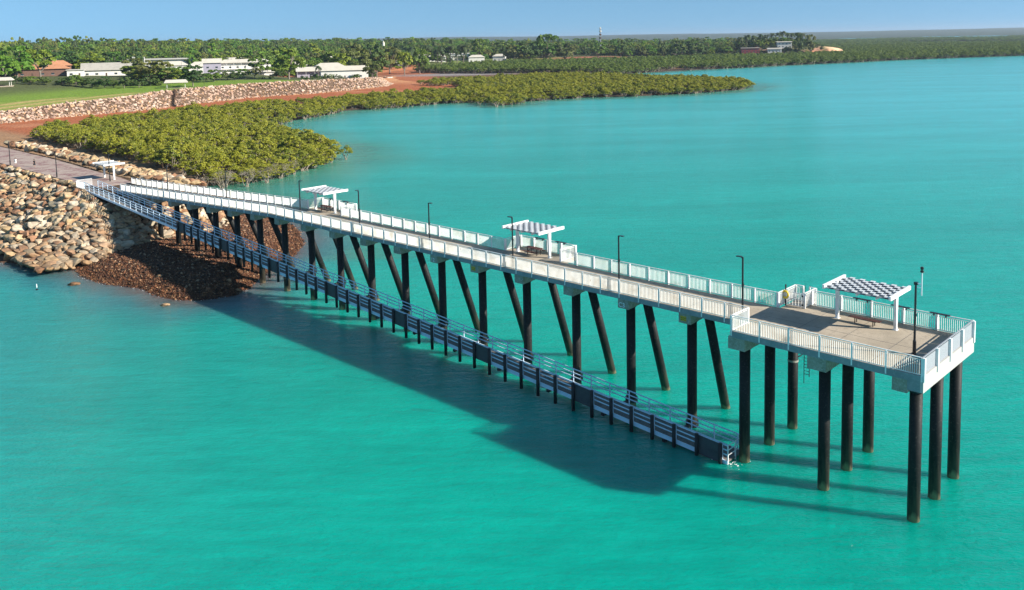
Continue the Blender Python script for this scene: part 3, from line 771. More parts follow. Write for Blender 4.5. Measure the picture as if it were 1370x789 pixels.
def mass(name, pts, scl, protos, label, cat):
    """one object: points carrying scale and rotation, trees instanced on them by geometry nodes"""
    n = len(pts); me = bpy.data.meshes.new(name); me.vertices.add(n); me.vertices.foreach_set('co', np.asarray(pts, np.float32).ravel())
    a = me.attributes.new('scl', 'FLOAT_VECTOR', 'POINT'); a.data.foreach_set('vector', np.asarray(scl, np.float32).ravel())
    rt = np.zeros((n, 3), np.float32); rt[:, 2] = R.uniform(0, 6.28, n)
    a = me.attributes.new('rot', 'FLOAT_VECTOR', 'POINT'); a.data.foreach_set('vector', rt.ravel())
    a = me.attributes.new('idx', 'INT', 'POINT'); a.data.foreach_set('value', R.integers(0, len(protos), n).astype(np.int32))
    o = bpy.data.objects.new(name, me); sc.collection.objects.link(o)
    ng = bpy.data.node_groups.new(name, 'GeometryNodeTree')
    ng.interface.new_socket('Geometry', in_out='INPUT', socket_type='NodeSocketGeometry'); ng.interface.new_socket('Geometry', in_out='OUTPUT', socket_type='NodeSocketGeometry')
    gi = ng.nodes.new('NodeGroupInput'); go = ng.nodes.new('NodeGroupOutput'); ip = ng.nodes.new('GeometryNodeInstanceOnPoints'); jn_ = ng.nodes.new('GeometryNodeJoinGeometry')
    for p in reversed(protos):
        oi = ng.nodes.new('GeometryNodeObjectInfo'); oi.inputs['Object'].default_value = p; oi.inputs['As Instance'].default_value = True
        ng.links.new(oi.outputs['Geometry'], jn_.inputs[0])
    def attr(nm, ty):
        x = ng.nodes.new('GeometryNodeInputNamedAttribute'); x.data_type = ty; x.inputs['Name'].default_value = nm; return x.outputs[0]
    ng.links.new(gi.outputs[0], ip.inputs['Points']); ng.links.new(jn_.outputs[0], ip.inputs['Instance'])
    ip.inputs['Pick Instance'].default_value = True
    ng.links.new(attr('idx', 'INT'), ip.inputs['Instance Index']); ng.links.new(attr('scl', 'FLOAT_VECTOR'), ip.inputs['Scale'])
    ng.links.new(attr('rot', 'FLOAT_VECTOR'), ip.inputs['Rotation']); ng.links.new(ip.outputs[0], go.inputs[0])
    md = o.modifiers.new('spread', 'NODES'); md.node_group = ng
    return tag(o, label, cat, kind='stuff')
# --- mangroves
MA = [(-75, 221), (-64, 231), (-59, 247), (-53, 268), (-62, 292), (-76, 320), (-94, 352), (-105, 378), (-140, 402), (-180, 402), (-188, 374), (-187, 342), (-164, 316), (-146, 298), (-131, 284), (-109, 258), (-92, 240)]
MB_ = [(-105, 378), (-99, 413), (-86, 458), (-59, 478), (-40, 499), (-24, 504), (-16, 484), (-6, 474), (2, 482), (5, 502), (22, 513), (36, 522), (54, 525), (72, 526), (110, 542), (147, 568), (161, 600), (166, 640), (146, 688), (100, 738), (72, 776), (60, 806), (20, 810),
       (-10, 765), (-34, 748), (-74, 706), (-70, 690), (-36, 655), (-36, 590), (-45, 573), (-72, 557), (-97, 521), (-118, 500), (-141, 494), (-150, 464), (-160, 455), (-173, 433), (-180, 402), (-140, 402)]
MD = [(-108, 985), (-69, 938), (5, 903), (60, 868), (95, 840), (125, 872), (161, 900), (252, 958), (306, 1004), (380, 1043), (478, 1107), (573, 1149), (681, 1186), (1000, 1292), (2500, 1752), (5000, 2600), (5000, 4300), (900, 4000), (540, 1900), (560, 1480), (520, 1380), (420, 1322), (300, 1320), (200, 1280), (130, 1235), (60, 1240), (-40, 1180), (-78, 1110), (-108, 1010)]
def grid(poly, step, rg, x0=None, x1=None, y0=None, y1=None):
    p = np.array(poly); a, b = p.min(0), p.max(0)
    if y0 is not None: a[1] = max(a[1], y0)
    if y1 is not None: b[1] = min(b[1], y1)
    if x0 is not None: a[0] = max(a[0], x0)
    if x1 is not None: b[0] = min(b[0], x1)
    X, Y = np.meshgrid(np.arange(a[0], b[0], step), np.arange(a[1], b[1], step)); Q = np.stack([X.ravel(), Y.ravel()], 1)
    Q = Q + rg.uniform(-.42, .42, Q.shape) * step
    Q = Q[(Q[:, 0] < Q[:, 1] * .64 + 30) & (Q[:, 0] > -Q[:, 1] * .66 - 20)]
    return Q[sdist(Q, poly) > -1.2]
mp_ = [make_mangrove(R) for _ in range(5)]
mdat = [pair('mangrove', a, LM['mang'], MBARK) for a in mp_]
mjo = [joint('mangrove_pattern', a, LM['mang'], MBARK) for a in mp_]
QA = grid(MA, 3.1, R); QA = QA[fbm(QA[:, 0], QA[:, 1], .12) < .585]
QB = grid(MB_, 3.9, R)
QD = grid(MD, 6.5, R, y1=2000)
for (cx_, cy_, rx_, ry_) in LAG: QD = QD[np.hypot((QD[:, 0] - cx_) / rx_, (QD[:, 1] - cy_) / ry_) > 1]
QE = grid(MD, 15, R, y0=2000)
keepD = (fbm(QD[:, 0], QD[:, 1], .01) < .72); QD = QD[keepD]
for (cx_, cy_, rx_, ry_) in LAG: QE = QE[np.hypot((QE[:, 0] - cx_) / rx_, (QE[:, 1] - cy_) / ry_) > 1]
def pts3(Q, base, lo, hi, flat=(1, 1)):
    h_ = terrain(Q); s = R.uniform(lo, hi, len(Q)); return np.column_stack([Q, np.maximum(h_, -.1) + base]), np.stack([s * flat[0], s * flat[0], s * flat[1] * R.uniform(.85, 1.15, len(Q))], 1)
pa, sa = pts3(QA, -.1, .6, 1.35); sa[:, 2] = (.32 + .55 * sa[:, 2]) * R.uniform(.75, 1.3, len(sa))
edge = sdist(QA, LAND); sa[:, 2] *= np.clip(.75 + edge / 60, .75, 1.0)
o_ = np.argsort(np.hypot(pa[:, 0], pa[:, 1])); ni = 280
for i in o_[:ni]:
    plant('mangrove_tree', mdat[int(R.integers(0, 5))], pa[i], tuple(map(float, sa[i])), float(R.uniform(0, 6.28)),
          'olive green mangrove tree in the dense thicket beside the rock mound', 'mangrove', 'mangroves nearest the jetty')
QB = QB[fbm(QB[:, 0], QB[:, 1], .10) < .585]
pb, sb = pts3(QB, -.1, .75, 1.5); sb[:, 2] = (.40 + .36 * sb[:, 2]) * R.uniform(.75, 1.35, len(sb))
mass('mangrove_thicket', np.vstack([pa[o_[ni:]], pb]), np.vstack([sa[o_[ni:]], sb]), mjo, 'dense olive mangrove thicket running out into the bay', 'mangroves')
pd, sdv = pts3(QD, -.2, 1.3, 2.0, (1.15, .85)); pe, se = pts3(QE, -.2, 3.0, 4.4, (1.1, .4))
mass('far_mangroves', np.vstack([pd, pe]), np.vstack([sdv, se]), [joint('mangrove_pattern', a, LM['mangfar'], MBARK) for a in mp_[:3]], 'wide belt of dark green mangroves along the far shore', 'mangroves')
bd = pair('bare', make_mangrove(R, True), LM['dead'], MBARK)
for k, (a, b, s) in enumerate(((-72.0, 214.5, 1.15), (-67.5, 219.0, 1.1), (-76.5, 216.0, .9), (-64, 225, 1.1), (-62.5, 232, 1.15), (-68, 226, 1.0), (-60.5, 239, 1.0), (-73, 219, 1.2), (-64.5, 231, .9))):
    plant('bare_mangrove', bd, (a, b, .1), (s, s, s * .8), k * 2.0, 'grey half-bare mangrove at the water edge behind the jetty', 'mangrove', 'grey bare mangroves at the near end of the thicket')
cdat = mdat[1]
plant('mangrove_tree', cdat, (-51.5, 267, -.1), (.85, .85, .9), 1.0, 'lone mangrove leaning out over the water at the tip of the near thicket', 'mangrove', None)
for k, (a, b, s) in enumerate(((-56.5, 262, 1.0), (-60.5, 257, 1.1), (-55.5, 269, .95), (-61, 267, 1.1), (-64.5, 248, 1.1), (-61, 274, 1.0))):
    plant('mangrove_tree', mdat[k % 5], (a, b, -.1), (s, s, s * .95), k * 1.3, 'olive green mangrove tree in the dense thicket beside the rock mound', 'mangrove', 'mangroves nearest the jetty')
plant('mangrove_tree', mdat[2], (-9.5, 466, -.1), (1.5, 1.5, 1.15), 2.0, 'round clump of mangrove standing out in the bay off the long thicket', 'mangrove', None)
# --- park and town trees
KN = ('green', 'dark', 'olive', 'lime', 'bright')
tarr = {k: [make_tree(k, R, sp) for sp in (.95, 1.15)] for k in KN}
tdat = {k: [pair(k, a, LM[k], BARK) for a in tarr[k]] for k in KN}
tjo = {k: joint(k + '_tree_pattern', tarr[k][0], LM[k], BARK) for k in KN}
parr = [make_palm(R) for _ in range(2)]; pdat = [pair('palm', a, LM['palm'], BARK) for a in parr]
pjo = joint('palm_pattern', parr[0], LM['palm'], BARK)
TREES = [(-165, 650, 24.0, 27.4, 32.9, 'green'), (-211, 740, 17.4, 18.8, 28.1, 'green'), (-336, 600, 25.2, 27.9, 37.8, 'bright'), (-331, 620, 21.9, 23.6, 35.5, 'lime'), (-333, 580, 18.0, 19.6, 31.6, 'bright'), (-354, 700, 18.8, 29.6, 34.0, 'dark'), (-334, 700, 18.2, 26.6, 31.2, 'lime'), (-334, 740, 21.1, 25.0, 31.8, 'dark'), (-278, 650, 17.5, 22.0, 27.6, 'olive'), (-248, 610, 16.4, 26.8, 26.7, 'olive'), (-203, 560, 15.1, 16.1, 24.1, 'dark'), (-225, 600, 10.6, 13.2, 19.9, 'lime'), (-234, 570, 9.1, 11.6, 18.7, 'dark'), (-240, 545, 9.6, 10.1, 17.5, 'dark'), (-252, 545, 10.6, 11.0, 18.2, 'dark'), (-262, 550, 9.7, 9.3, 17.3, 'dark'), (-272, 550, 11.1, 10.2, 19.3, 'green'), (-280, 550, 8.3, 9.3, 16.7, 'dark'), (-295, 540, 10.0, 10.9, 18.4, 'green'), (-289, 545, 7.4, 8.3, 15.3, 'dark'), (-303, 540, 7.7, 8.2, 15.8, 'dark'), (-233, 550, 8.3, 9.3, 15.8, 'dark'), (-268, 550, 7.9, 7.4, 15.5, 'dark'), (-248, 548, 7.9, 8.3, 15.2, 'dark'), (-210, 620, 9.9, 13.6, 19.0, 'green'), (-207, 640, 8.6, 13.0, 17.2, 'dark'), (-202, 660, 10.0, 13.4, 18.0, 'green'), (-196, 670, 10.7, 11.3, 18.7, 'olive'), (-212, 610, 8.2, 10.3, 16.8, 'green'), (-201, 640, 7.5, 9.7, 16.0, 'dark'), (-125, 720, 23.6, 28.0, 31.5, 'olive'), (-113, 730, 20.2, 19.7, 27.5, 'dark'), (-166, 800, 16.1, 27.0, 28.9, 'green'), (-152, 780, 15.1, 19.8, 26.3, 'lime'), (-148, 670, 9.6, 6.8, 20.0, 'palm'), (-110, 690, 11.6, 15.2, 19.8, 'olive'), (46, 1250, 33.5, 48.6, 42.2, 'green'), (21, 1230, 23.7, 37.4, 32.3, 'dark'), (71, 1240, 23.9, 31.4, 31.2, 'olive'), (1, 1230, 18.6, 27.0, 28.6, 'olive'), (-51, 1300, 21.8, 26.4, 38.0, 'green'), (-16, 1300, 21.8, 26.4, 32.9, 'dark'), (266, 1300, 19.6, 37.3, 31.5, 'dark'), (237, 1290, 17.3, 26.1, 29.9, 'dark'), (157, 1300, 19.6, 26.4, 31.5, 'dark'), (122, 1280, 17.2, 21.6, 30.1, 'green'), (-398, 900, 16.6, 15.2, 40.0, 'dark'), (-423, 850, 15.7, 15.8, 37.8, 'dark'), (-383, 900, 15.1, 16.7, 36.7, 'dark'), (-133, 950, 18.3, 32.1, 31.2, 'olive'), (-101, 950, 15.9, 24.1, 27.4, 'green'), (-111, 900, 13.6, 19.8, 25.1, 'lime'), (-157, 1000, 16.8, 28.7, 34.7, 'dark'), (-182, 1000, 16.7, 25.3, 36.9, 'olive'), (445, 1330, 17.8, 18.0, 34.5, 'olive'), (429, 1330, 17.8, 15.7, 37.1, 'dark')]
PALMS = [(363, 1380, 37.7), (373, 1380, 36.3), (384, 1380, 38.4), (394, 1380, 37.1), (403, 1380, 39.2), (412, 1380, 40.1), (418, 1380, 42.3), (425, 1380, 39.9), (433, 1380, 38.6), (442, 1380, 39.5), (450, 1380, 38.2), (352, 1380, 34.5), (459, 1380, 35.7), (-113, 1150, 34.2), (-94, 1150, 32.9), (-81, 1150, 33.6), (-65, 1150, 34.2), (-132, 1150, 31.7), (-98, 1150, 29.1), (-74, 1150, 26.7), (-87, 1150, 25.0)]
CLEAR = ((-363, 685, 24), (-334, 722, 22), (-340, 655, 22), (-398, 930, 30), (-380, 960, 30), (-335, 850, 20), (-308, 850, 22), (-270, 815, 24), (-245, 790, 26), (-213, 760, 16),
         (-160, 712, 22), (-130, 690, 24), (-107, 1240, 25), (-78, 1290, 25), (359, 1345, 22), (405, 1340, 30), (187, 1250, 40), (115, 1300, 60), (147, 1500, 8), (504, 1392, 45), (-20, 1290, 36), (-260, 780, 20), (-320, 880, 18))
NMK = {'green': 'leafy_tree', 'dark': 'dark_tree', 'olive': 'gum_tree', 'lime': 'shade_tree', 'bright': 'fig_tree'}
WHERE = lambda x, y: ('on the lawn edge above the revetment' if y < 580 and x < -180 else 'among the houses above the lawn' if y < 780 and x < -180 else
                      'beside the pale houses at the end of the revetment' if x < -90 and y < 780 else 'behind the houses' if y < 1100 else 'on the skyline beyond the far mangroves')
for i, (x, y, hh, ww, zt, k) in enumerate(TREES):
    zb = float(terrain(np.array([[x, y]]))[0]); H = max(5.0, zt - zb)
    if k == 'palm':
        plant('palm_tree', pdat[0], (x, y, zb), (H, H, H), i, 'single palm standing in front of the pale houses', 'palm', None); continue
    s = ww / 1.05
    lab = {'green': 'broad green tree', 'dark': 'dark dense tree', 'olive': 'olive grey gum tree', 'lime': 'yellow green tree', 'bright': 'bright green tree'}[k]
    plant(NMK[k], tdat[k][i % 2], (x, y, zb - .3), (s, s, H + .3), i * 1.7, lab + ' ' + WHERE(x, y), 'tree', lab + 's ' + WHERE(x, y))
for i, (x, y, zt) in enumerate(PALMS):
    zb = float(terrain(np.array([[x, y]]))[0]); H = max(8, zt - zb)
    far_ = x > 200
    plant('palm_tree', pdat[i % 2], (x, y, zb), (H * .95, H * .95, H), i, 'tall palm on the low headland beyond the mangroves' if far_ else 'tall palm among the pale houses on the far shore', 'palm',
          'palms on the headland' if far_ else 'palms on the far shore')
FARH = ((-245, 1010, 24, 0), (-222, 905, 22, .3), (-196, 965, 26, -.2), (-300, 960, 24, .2), (-330, 1080, 28, 0), (-440, 860, 22, .4), (-175, 860, 20, .2), (-150, 1130, 26, 0), (-52, 1240, 22, .1), (-20, 1262, 18, -.1), (-235, 1120, 26, .3), (-395, 1000, 26, .1), (-470, 780, 22, .3))
CLEAR = CLEAR + tuple((a, b, 17) for a, b, _, _ in FARH)
def clear(Q):
    x, y = Q[:, 0], Q[:, 1]
    k = np.ones(len(Q), bool)
    for (a, b, r) in CLEAR:
        k &= np.hypot(x - a, y - b) > r
        k &= np.hypot(x - a * .95, y - b * .95) > r
        k &= np.hypot(x - a * .9, y - b * .9) > r * .9
        if b < 1000: k &= (np.hypot(x - a * .85, y - b * .85) > r * .9) & (np.hypot(x - a * .8, y - b * .8) > r * .9)
    return k
UP = [(-1000, 585), (-330, 600), (-235, 612), (-215, 680), (-175, 770), (-120, 770), (-135, 820), (-158, 950), (-135, 1100), (-60, 1215), (60, 1330), (190, 1335), (300, 1350), (420, 1350), (500, 1440), (545, 1900), (700, 2600), (-2300, 2600)]
QF = grid(UP, 9.5, R, y1=1700); QG = grid(UP, 17, R, y0=1700)
for (x, y, *_r) in TREES: pass
QF = QF[clear(QF)]; QF = QF[fbm(QF[:, 0], QF[:, 1], .018) < .60]; dv = sdist(QF, REV)
kF = R.choice(5, len(QF), p=[.27, .29, .2, .18, .06])
zf = terrain(QF); hF = np.clip(R.lognormal(2.27, .27, len(QF)), 6, 20) * np.interp(QF[:, 0], [-700, -300, 100, 400], [1.25, 1.05, 1.0, .8])
hF = hF * np.where(QF[:, 1] < 760, .6, 1)
wF = R.uniform(9, 19, len(QF)); sF = np.stack([wF, wF * R.uniform(.85, 1.15, len(QF)), hF * (.75 + wF / 40)], 1)
od = np.argsort(QF[:, 1]); near_ = od[:110]; cnt = {}
for i in near_:
    k = KN[kF[i]]
    lab = {'green': 'mid green tree', 'dark': 'dark green tree', 'olive': 'grey green gum tree', 'lime': 'pale green tree', 'bright': 'fresh green tree'}[k]
    plant(NMK[k], tdat[k][i % 2], (*QF[i], zf[i] - .3), tuple(map(float, sF[i])), float(R.uniform(0, 6)), lab + ' in the wooded streets between the houses', 'tree', lab + 's between the houses')
m_ = np.ones(len(QF), bool); m_[near_] = False
zg = terrain(QG)
allq = np.vstack([np.column_stack([QF[m_], zf[m_]]), np.column_stack([QG, zg])])
alls = np.vstack([sF[m_], np.stack([R.uniform(19, 26, len(QG)), R.uniform(19, 26, len(QG)), np.clip(R.lognormal(2.45, .3, len(QG)), 8, 24)], 1)])
mass('town_woodland', allq, alls, [tjo['dark'], tjo['green'], tjo['olive'], tjo['green'], tjo['lime'], tjo['bright'], pjo], 'far wood of mixed green trees covering the town to the horizon', 'wood')
# low scrub: dark hedge row before the houses, grey shrubs by the far sand, scrub on the headland
sh_ = []
for (x0, y0, x1, y1, n_, s0, s1) in ((-300, 555, -225, 575, 26, 3.5, 5.5), (-160, 697, -120, 684, 12, 3, 4.5), (-185, 645, -125, 672, 10, 2.5, 4)):
    for i in range(n_):
        t = R.uniform(0, 1); sh_.append((x0 + (x1 - x0) * t + R.normal(0, 1.5), y0 + (y1 - y0) * t + R.normal(0, 2.0), R.uniform(s0, s1)))
for i, (x, y, s) in enumerate(sh_):
    zb = float(terrain(np.array([[x, y]]))[0])
    plant('shrub', tdat['dark' if i % 3 else 'green'][i % 2], (x, y, zb - s * .3), (s * 1.2, s * 1.2, s * 1.1), i, 'dark green shrub in the hedge along the lawn below the houses', 'shrub', 'hedge shrubs below the houses')
Q = np.column_stack([R.uniform(-100, 40, 260), R.uniform(985, 1090, 260)]); Q = Q[sdist(Q, REV) > 2]
z_ = terrain(Q); sc_ = R.uniform(3.0, 6.5, len(Q))
mass('shore_scrub', np.column_stack([Q, z_ - 1]), np.stack([sc_, sc_, sc_ * .9], 1), [joint('scrub_pattern', tarr['olive'][1], LM['dead'], BARK), tjo['olive']], 'grey leafless scrub behind the far sand flat', 'scrub')
Q = np.column_stack([R.uniform(180, 520, 900), R.uniform(1335, 1410, 900)])
Q = Q[(np.hypot((Q[:, 0] - 512) / 34, (Q[:, 1] - 1392) / 42) > 1.0) & (sdist(Q, REV) > 1)]
z_ = terrain(Q); sc_ = R.uniform(4, 8, len(Q))
mass('headland_scrub', np.column_stack([Q, z_ - 1.5]), np.stack([sc_, sc_, sc_ * .6], 1), [joint('scrub_pattern', tarr['olive'][0], LM['olive'], BARK), tjo['dark']], 'low olive scrub over the headland slope', 'scrub')

# ------------------------------------------------------------------ the jetty
DECK_T = .43
SX = [0, 6.82, 13.6]; SY = [0, 4.24, 8.47]
XE, XW = 14.22, -.62                # ends of the jetty head
YHF, YHB = -1.0, 9.73               # faces of the jetty head
YF, YB = 1.70, 7.18                 # faces of the walkway
BENT = [-6.9 - 6.78 * k for k in range(18)]
jet = jthing('jetty', 'long white-railed concrete jetty on black piles over the turquoise water', 'jetty', 0, 0, 0)
d = MB()
xs = [XW, -76, -137.2]
for a, b in ((XW, -76), (-76, -137.2)):
    za, zb = DZ(a), DZ(b)
    y0, y1 = YF, YB
    d.add([(b, y0, zb - DECK_T), (a, y0, za - DECK_T), (a, y1, za - DECK_T), (b, y1, zb - DECK_T), (b, y0, zb), (a, y0, za), (a, y1, za), (b, y1, zb)],
          [(0, 3, 2, 1), (4, 5, 6, 7), (0, 1, 5, 4), (1, 2, 6, 5), (2, 3, 7, 6), (3, 0, 4, 7)])
BAYS = [(-34.6, -26.3), (-75.2, -66.9)]
for a, b in BAYS: d.box(a, b, YB + .002, 9.75, 11.2 - DECK_T, 11.2)
d.box(-.75, 1.05, 9.732, 10.55, 11.2 - DECK_T, 11.2)
d.build('walkway_deck', M['concrete'], jet)
d = MB(); d.box(XW + .004, XE - .004, YHF + .01, YHB, 11.2 - DECK_T, 11.2); d.build('head_deck', M['concrete'], jet)
# edge beams along both sides of the walkway and round the head
for (pts_, m_, nm) in (
        ([(XW - .3, YF), (-76, YF)], 'beamcon', 'edge_beam'), ([(-76, YF), (-137, YF)], 'beamcon', 'edge_beam'),
        ([(XW - .3, YB), (-76, YB)], 'beamcon', 'edge_beam'), ([(-76, YB), (-137, YB)], 'beamcon', 'edge_beam')):
    (a, ya), (b, yb) = pts_
    e = MB(); s = -1 if ya == YF else 1
    e.bar((a, ya + s * .03, DZ(a) - .26), (b, yb + s * .03, DZ(b) - .26), .12, .46)
    e.build(nm, M[m_], jet)
e = MB(); e.box(XW, XE, YHF - .10, YHF + .006, 10.72, 11.23); e.build('edge_beam', M['beamcon'], jet)
e = MB(); e.box(XW - .1, XW + .002, YHF - .10, YF - .1, 10.72, 11.23); e.build('edge_beam', M['beamcon'], jet)
e = MB(); e.box(XW, XE, YHB + .003, YHB + .12, 10.72, 11.19); e.build('edge_beam', M['beamcon'], jet)
e = MB(); e.box(XE, XE + .22, YHF - .1, YHB + .12, 10.02, 11.24); e.build('end_beam', M['endcon'], jet)
e = MB(); e.box(XE - .9, XE - .003, YHF - .02, YHB, 9.98, 10.76); e.build('end_beam', M['beamcon'], jet)
# headstocks (pile caps)
for k, bx in enumerate(BENT):
    z = DZ(bx) - .38
    c = MB()
    y0, y1, hw, zb = YF - .02, YB + .1, .62, z - 1.0
    v = [(bx - hw, y0, zb + .0), (bx + hw, y0, zb), (bx + hw, y1, zb + .35), (bx - hw, y1, zb + .35), (bx - hw, y0, z), (bx + hw, y0, z), (bx + hw, y1, z), (bx - hw, y1, z)]
    c.add(v, [(0, 3, 2, 1), (4, 5, 6, 7), (0, 1, 5, 4), (1, 2, 6, 5), (2, 3, 7, 6), (3, 0, 4, 7)])
    cap = c.build('headstock', M['capcon'], jet)
    if k in (0, 4):
        s = MB(); s.box(bx - .42, bx + .18, YF - .06, YF - .03, zb + .22, zb + .66); s.build('sign', M['amber'], cap)
        s = MB()
        for i in range(2):
            for j_ in range(3): s.box(bx - .36 + j_ * .19, bx - .26 + j_ * .19, YF - .075, YF - .062, zb + .30 + i * .17, zb + .36 + i * .17)
        s.build('sign_marking', M['blackmetal'], cap)
for i, hx in enumerate(SX):
    if i == 2: continue
    c = MB(); c.box(hx - .95, hx + .55, YHF - .04, YHB, 9.72, 10.72); c.build('headstock', M['capcon'], jet)
c = MB(); c.box(SX[2] - 1.35, XE - .91, YHF - .03, YHB, 9.72, 10.72); c.build('headstock', M['capcon'], jet)
def lettering(txt, x, y, z, size, m, parent, name='pile_number'):
    cu = bpy.data.curves.new(name, 'FONT'); cu.body = txt; cu.size = size; cu.extrude = .006; cu.align_x = 'CENTER'
    ob = bpy.data.objects.new('tmp', cu); sc.collection.objects.link(ob)
    dg = bpy.context.evaluated_depsgraph_get(); me = bpy.data.meshes.new_from_object(ob.evaluated_get(dg))
    bpy.data.objects.remove(ob)
    me.materials.clear(); me.materials.append(m)
    me.transform(Matrix.Translation((x, y, z)) @ Matrix.Rotation(rad(90), 4, 'X'))
    o = bpy.data.objects.new(name, me); sc.collection.objects.link(o); o.parent = parent
    return o
lettering('C3', BENT[1] - .15, YF - .05, DZ(0) - 1.25, .62, M['signwhite'], jet)
lettering('12', BENT[5] - .15, YF - .05, DZ(0) - 1.25, .62, M['signwhite'], jet)
# piles
def zbot(x, y):
    return float(terrain(np.array([J(x, y)[:2]]))[0]) - .6
for k, bx in enumerate(BENT):
    zt = DZ(bx) - 1.36
    zb = min(-1.2, zbot(bx, 2.87)) if k < 12 else zbot(bx, 2.87)
    if zb < zt - .5:
        p = MB(); p.tube((bx, 2.87, zb), (bx, 2.87, zt + .01), .44, .44, 20)
        o = p.build('pile', M['pile'], jet, True)
        c = MB(); c.tube((bx, 2.87, zt - .06), (bx, 2.87, zt + .02), .52, .52, 20); c.build('collar', M['blackmetal'], o)
    s = -1 if k >= 2 and False else 1
    lean = 1.35
    # raking pile of the bent, spread to seaward/shoreward and away
    if k <= 15:
        o5 = 1.3 if k in (3, 4, 9, 10) else 0
        a = Vector((bx + .9, 4.2 + o5, zt + .25)); b_ = Vector((bx + .2, 8.35 + o5, 0))
        dr = b_ - a; b2 = a + dr * ((a.z + 1.2) / a.z) if k < 12 else a + dr * ((a.z - zbot(bx, 7.5)) / a.z)
        p = MB(); p.tube(tuple(b2), tuple(a), .42, .42, 20); p.build('raking_pile', M['pile'], jet, True)
for hx in SX:
    for hy in SY:
        p = MB(); p.tube((hx, hy, -1.2), (hx, hy, 9.8), .44, .44, 20)
        o = p.build('pile', M['pile'], jet, True)
        c = MB(); c.tube((hx, hy, 9.66), (hx, hy, 9.735), .54, .54, 20); c.build('collar', M['blackmetal'], o)
# railings: one part per run, its posts sub-parts
posts_left = [96]
spare = MB()
def run(pts, spacing, outward, kind='bal', hood=False, post_d=.16, post_w=.09, zf=None, nm='railing', drop=True, lean=0):
    """pts: two (x, y) ends; outward: +1/-1 side of the deck edge along the run's normal"""
    zf = zf or DZ
    (xa, ya), (xb, yb) = pts
    L = math.hypot(xb - xa, yb - ya); ux, uy = (xb - xa) / L, (yb - ya) / L
    nx, ny = -uy * outward, ux * outward
    segs = max(1, round(L / spacing))
    r = MB(); H = 1.34
    cuts = sorted({0, L} | ({abs(xa + 76)} if (xa + 76) * (xb + 76) < 0 and abs(ux) > .9 else set()))
    off = .02
    for i in range(len(cuts) - 1):
        a, b = cuts[i], cuts[i + 1]
        A = (xa + ux * a, ya + uy * a); B = (xa + ux * b, ya + uy * b); za, zb = zf(A[0]), zf(B[0])
        r.bar((A[0], A[1], za + H), (B[0], B[1], zb + H), .09, .055)
        r.bar((A[0], A[1], za + H - .16), (B[0], B[1], zb + H - .16), .035, .04)
        r.bar((A[0], A[1], za + .10), (B[0], B[1], zb + .10), .045, .06)
    if kind == 'bal':
        nb = int(L / .15)
        for i in range(nb + 1):
            t = (i + .5) * L / (nb + 1); x = xa + ux * t; y = ya + uy * t; z = zf(x)
            r.bar((x, y, z + .11), (x, y, z + H - .15), .028, .07, up=(nx, ny, 0))
    else:
        for i in range(segs):
            a, b = (i + .06) * L / segs, (i + .94) * L / segs
            r.bar((xa + ux * a, ya + uy * a, zf(xa) + .12 + (H - .3) / 2), (xa + ux * b, ya + uy * b, zf(xa) + .12 + (H - .3) / 2), .02, H - .30)
    o = r.build(nm, M['rail'] if kind == 'bal' else M['meshgrey'], jet)
    for i in range(segs + 1):
        t = i * L / segs; x = xa + ux * t; y = ya + uy * t; z = zf(x)
        tgt = MB() if posts_left[0] > 0 else spare
        c = (x + nx * (post_d / 2 - .02), y + ny * (post_d / 2 - .02))
        tgt.bar((c[0], c[1], z - (.38 if drop else -.01)), (c[0], c[1], z + H - .005), post_w, post_d, up=(nx, ny, 0))
        if tgt is not spare:
            tgt.build('post', M['white'], o); posts_left[0] -= 1
    return o
run([(XW, YHF), (XE + .1, YHF)], 2.45, -1)
run([(XE + .1, YHF), (XE + .1, YHB)], 2.7, -1, kind='mesh', post_d=.22, post_w=.2)
run([(1.05, YHB), (XE + .1, YHB)], 2.45, 1, post_d=.30, post_w=.12)
run([(XW, YHF), (XW, YF)], 2.7, 1)
run([(XW, YF), (-128.5, YF)], 2.26, 1)
for a, b in ((-.8, BAYS[0][1]), (BAYS[0][0], BAYS[1][1]), (BAYS[1][0], -137)):
    run([(a, YB), (b, YB)], 2.26, -1, post_d=.17, post_w=.10)
for a, b in BAYS:
    run([(a, 9.7), (b, 9.7)], 2.1, 1, post_d=.26, post_w=.12)
    run([(a, YB), (a, 9.7)], 2.5, 1); run([(b, YB), (b, 9.7)], 2.5, -1)
# the ladder gate in the back fence of the head
run([(-.8, YB), (-.8, 10.5)], 3.4, 1); run([(1.05, YHB - 1.4), (1.05, 10.5)], 3.0, -1); run([(-.8, 10.5), (-.1, 10.5)], .8, 1)
run([(.5, 10.5), (1.05, 10.5)], .8, 1)
sp = spare.build('post', M['white'], jet); sp['kind'] = 'stuff'
gt = MB()
for xx in (-.62, .92): gt.bar((xx, 8.35, 11.25), (xx, 8.35, 12.5), .06, .06)
for zz in (11.32, 11.9, 12.47): gt.bar((-.62, 8.35, zz), (.92, 8.35, zz), .05, .05)
for i in range(10): gt.bar((-.5 + i * .145, 8.35, 11.32), (-.5 + i * .145, 8.35, 12.47), .028, .05, up=(0, 1, 0))
gate = gt.build('gate', M['white'], jet)
l = MB(); l.box(.86, .98, 8.26, 8.31, 12.2, 12.36).box(.86, .98, 8.26, 8.31, 11.4, 11.55); l.build('hinge', M['blackmetal'], gate)
ld = MB()
for xx in (-.05, .45):
    ld.bar((xx, 10.75, 3.4 + (0 if xx < 0 else .7)), (xx, 10.75, 12.6), .05, .05)
for i in range(26): ld.bar((-.05, 10.75, 4.3 + i * .3), (.45, 10.75, 4.3 + i * .3), .035, .035)
for zz in (6.4, 9.0): ld.bar((.2, 10.7, zz), (.05, 8.9, zz - .1), .07, .09); 
lad = ld.build('ladder', M['blackmetal'], jet)
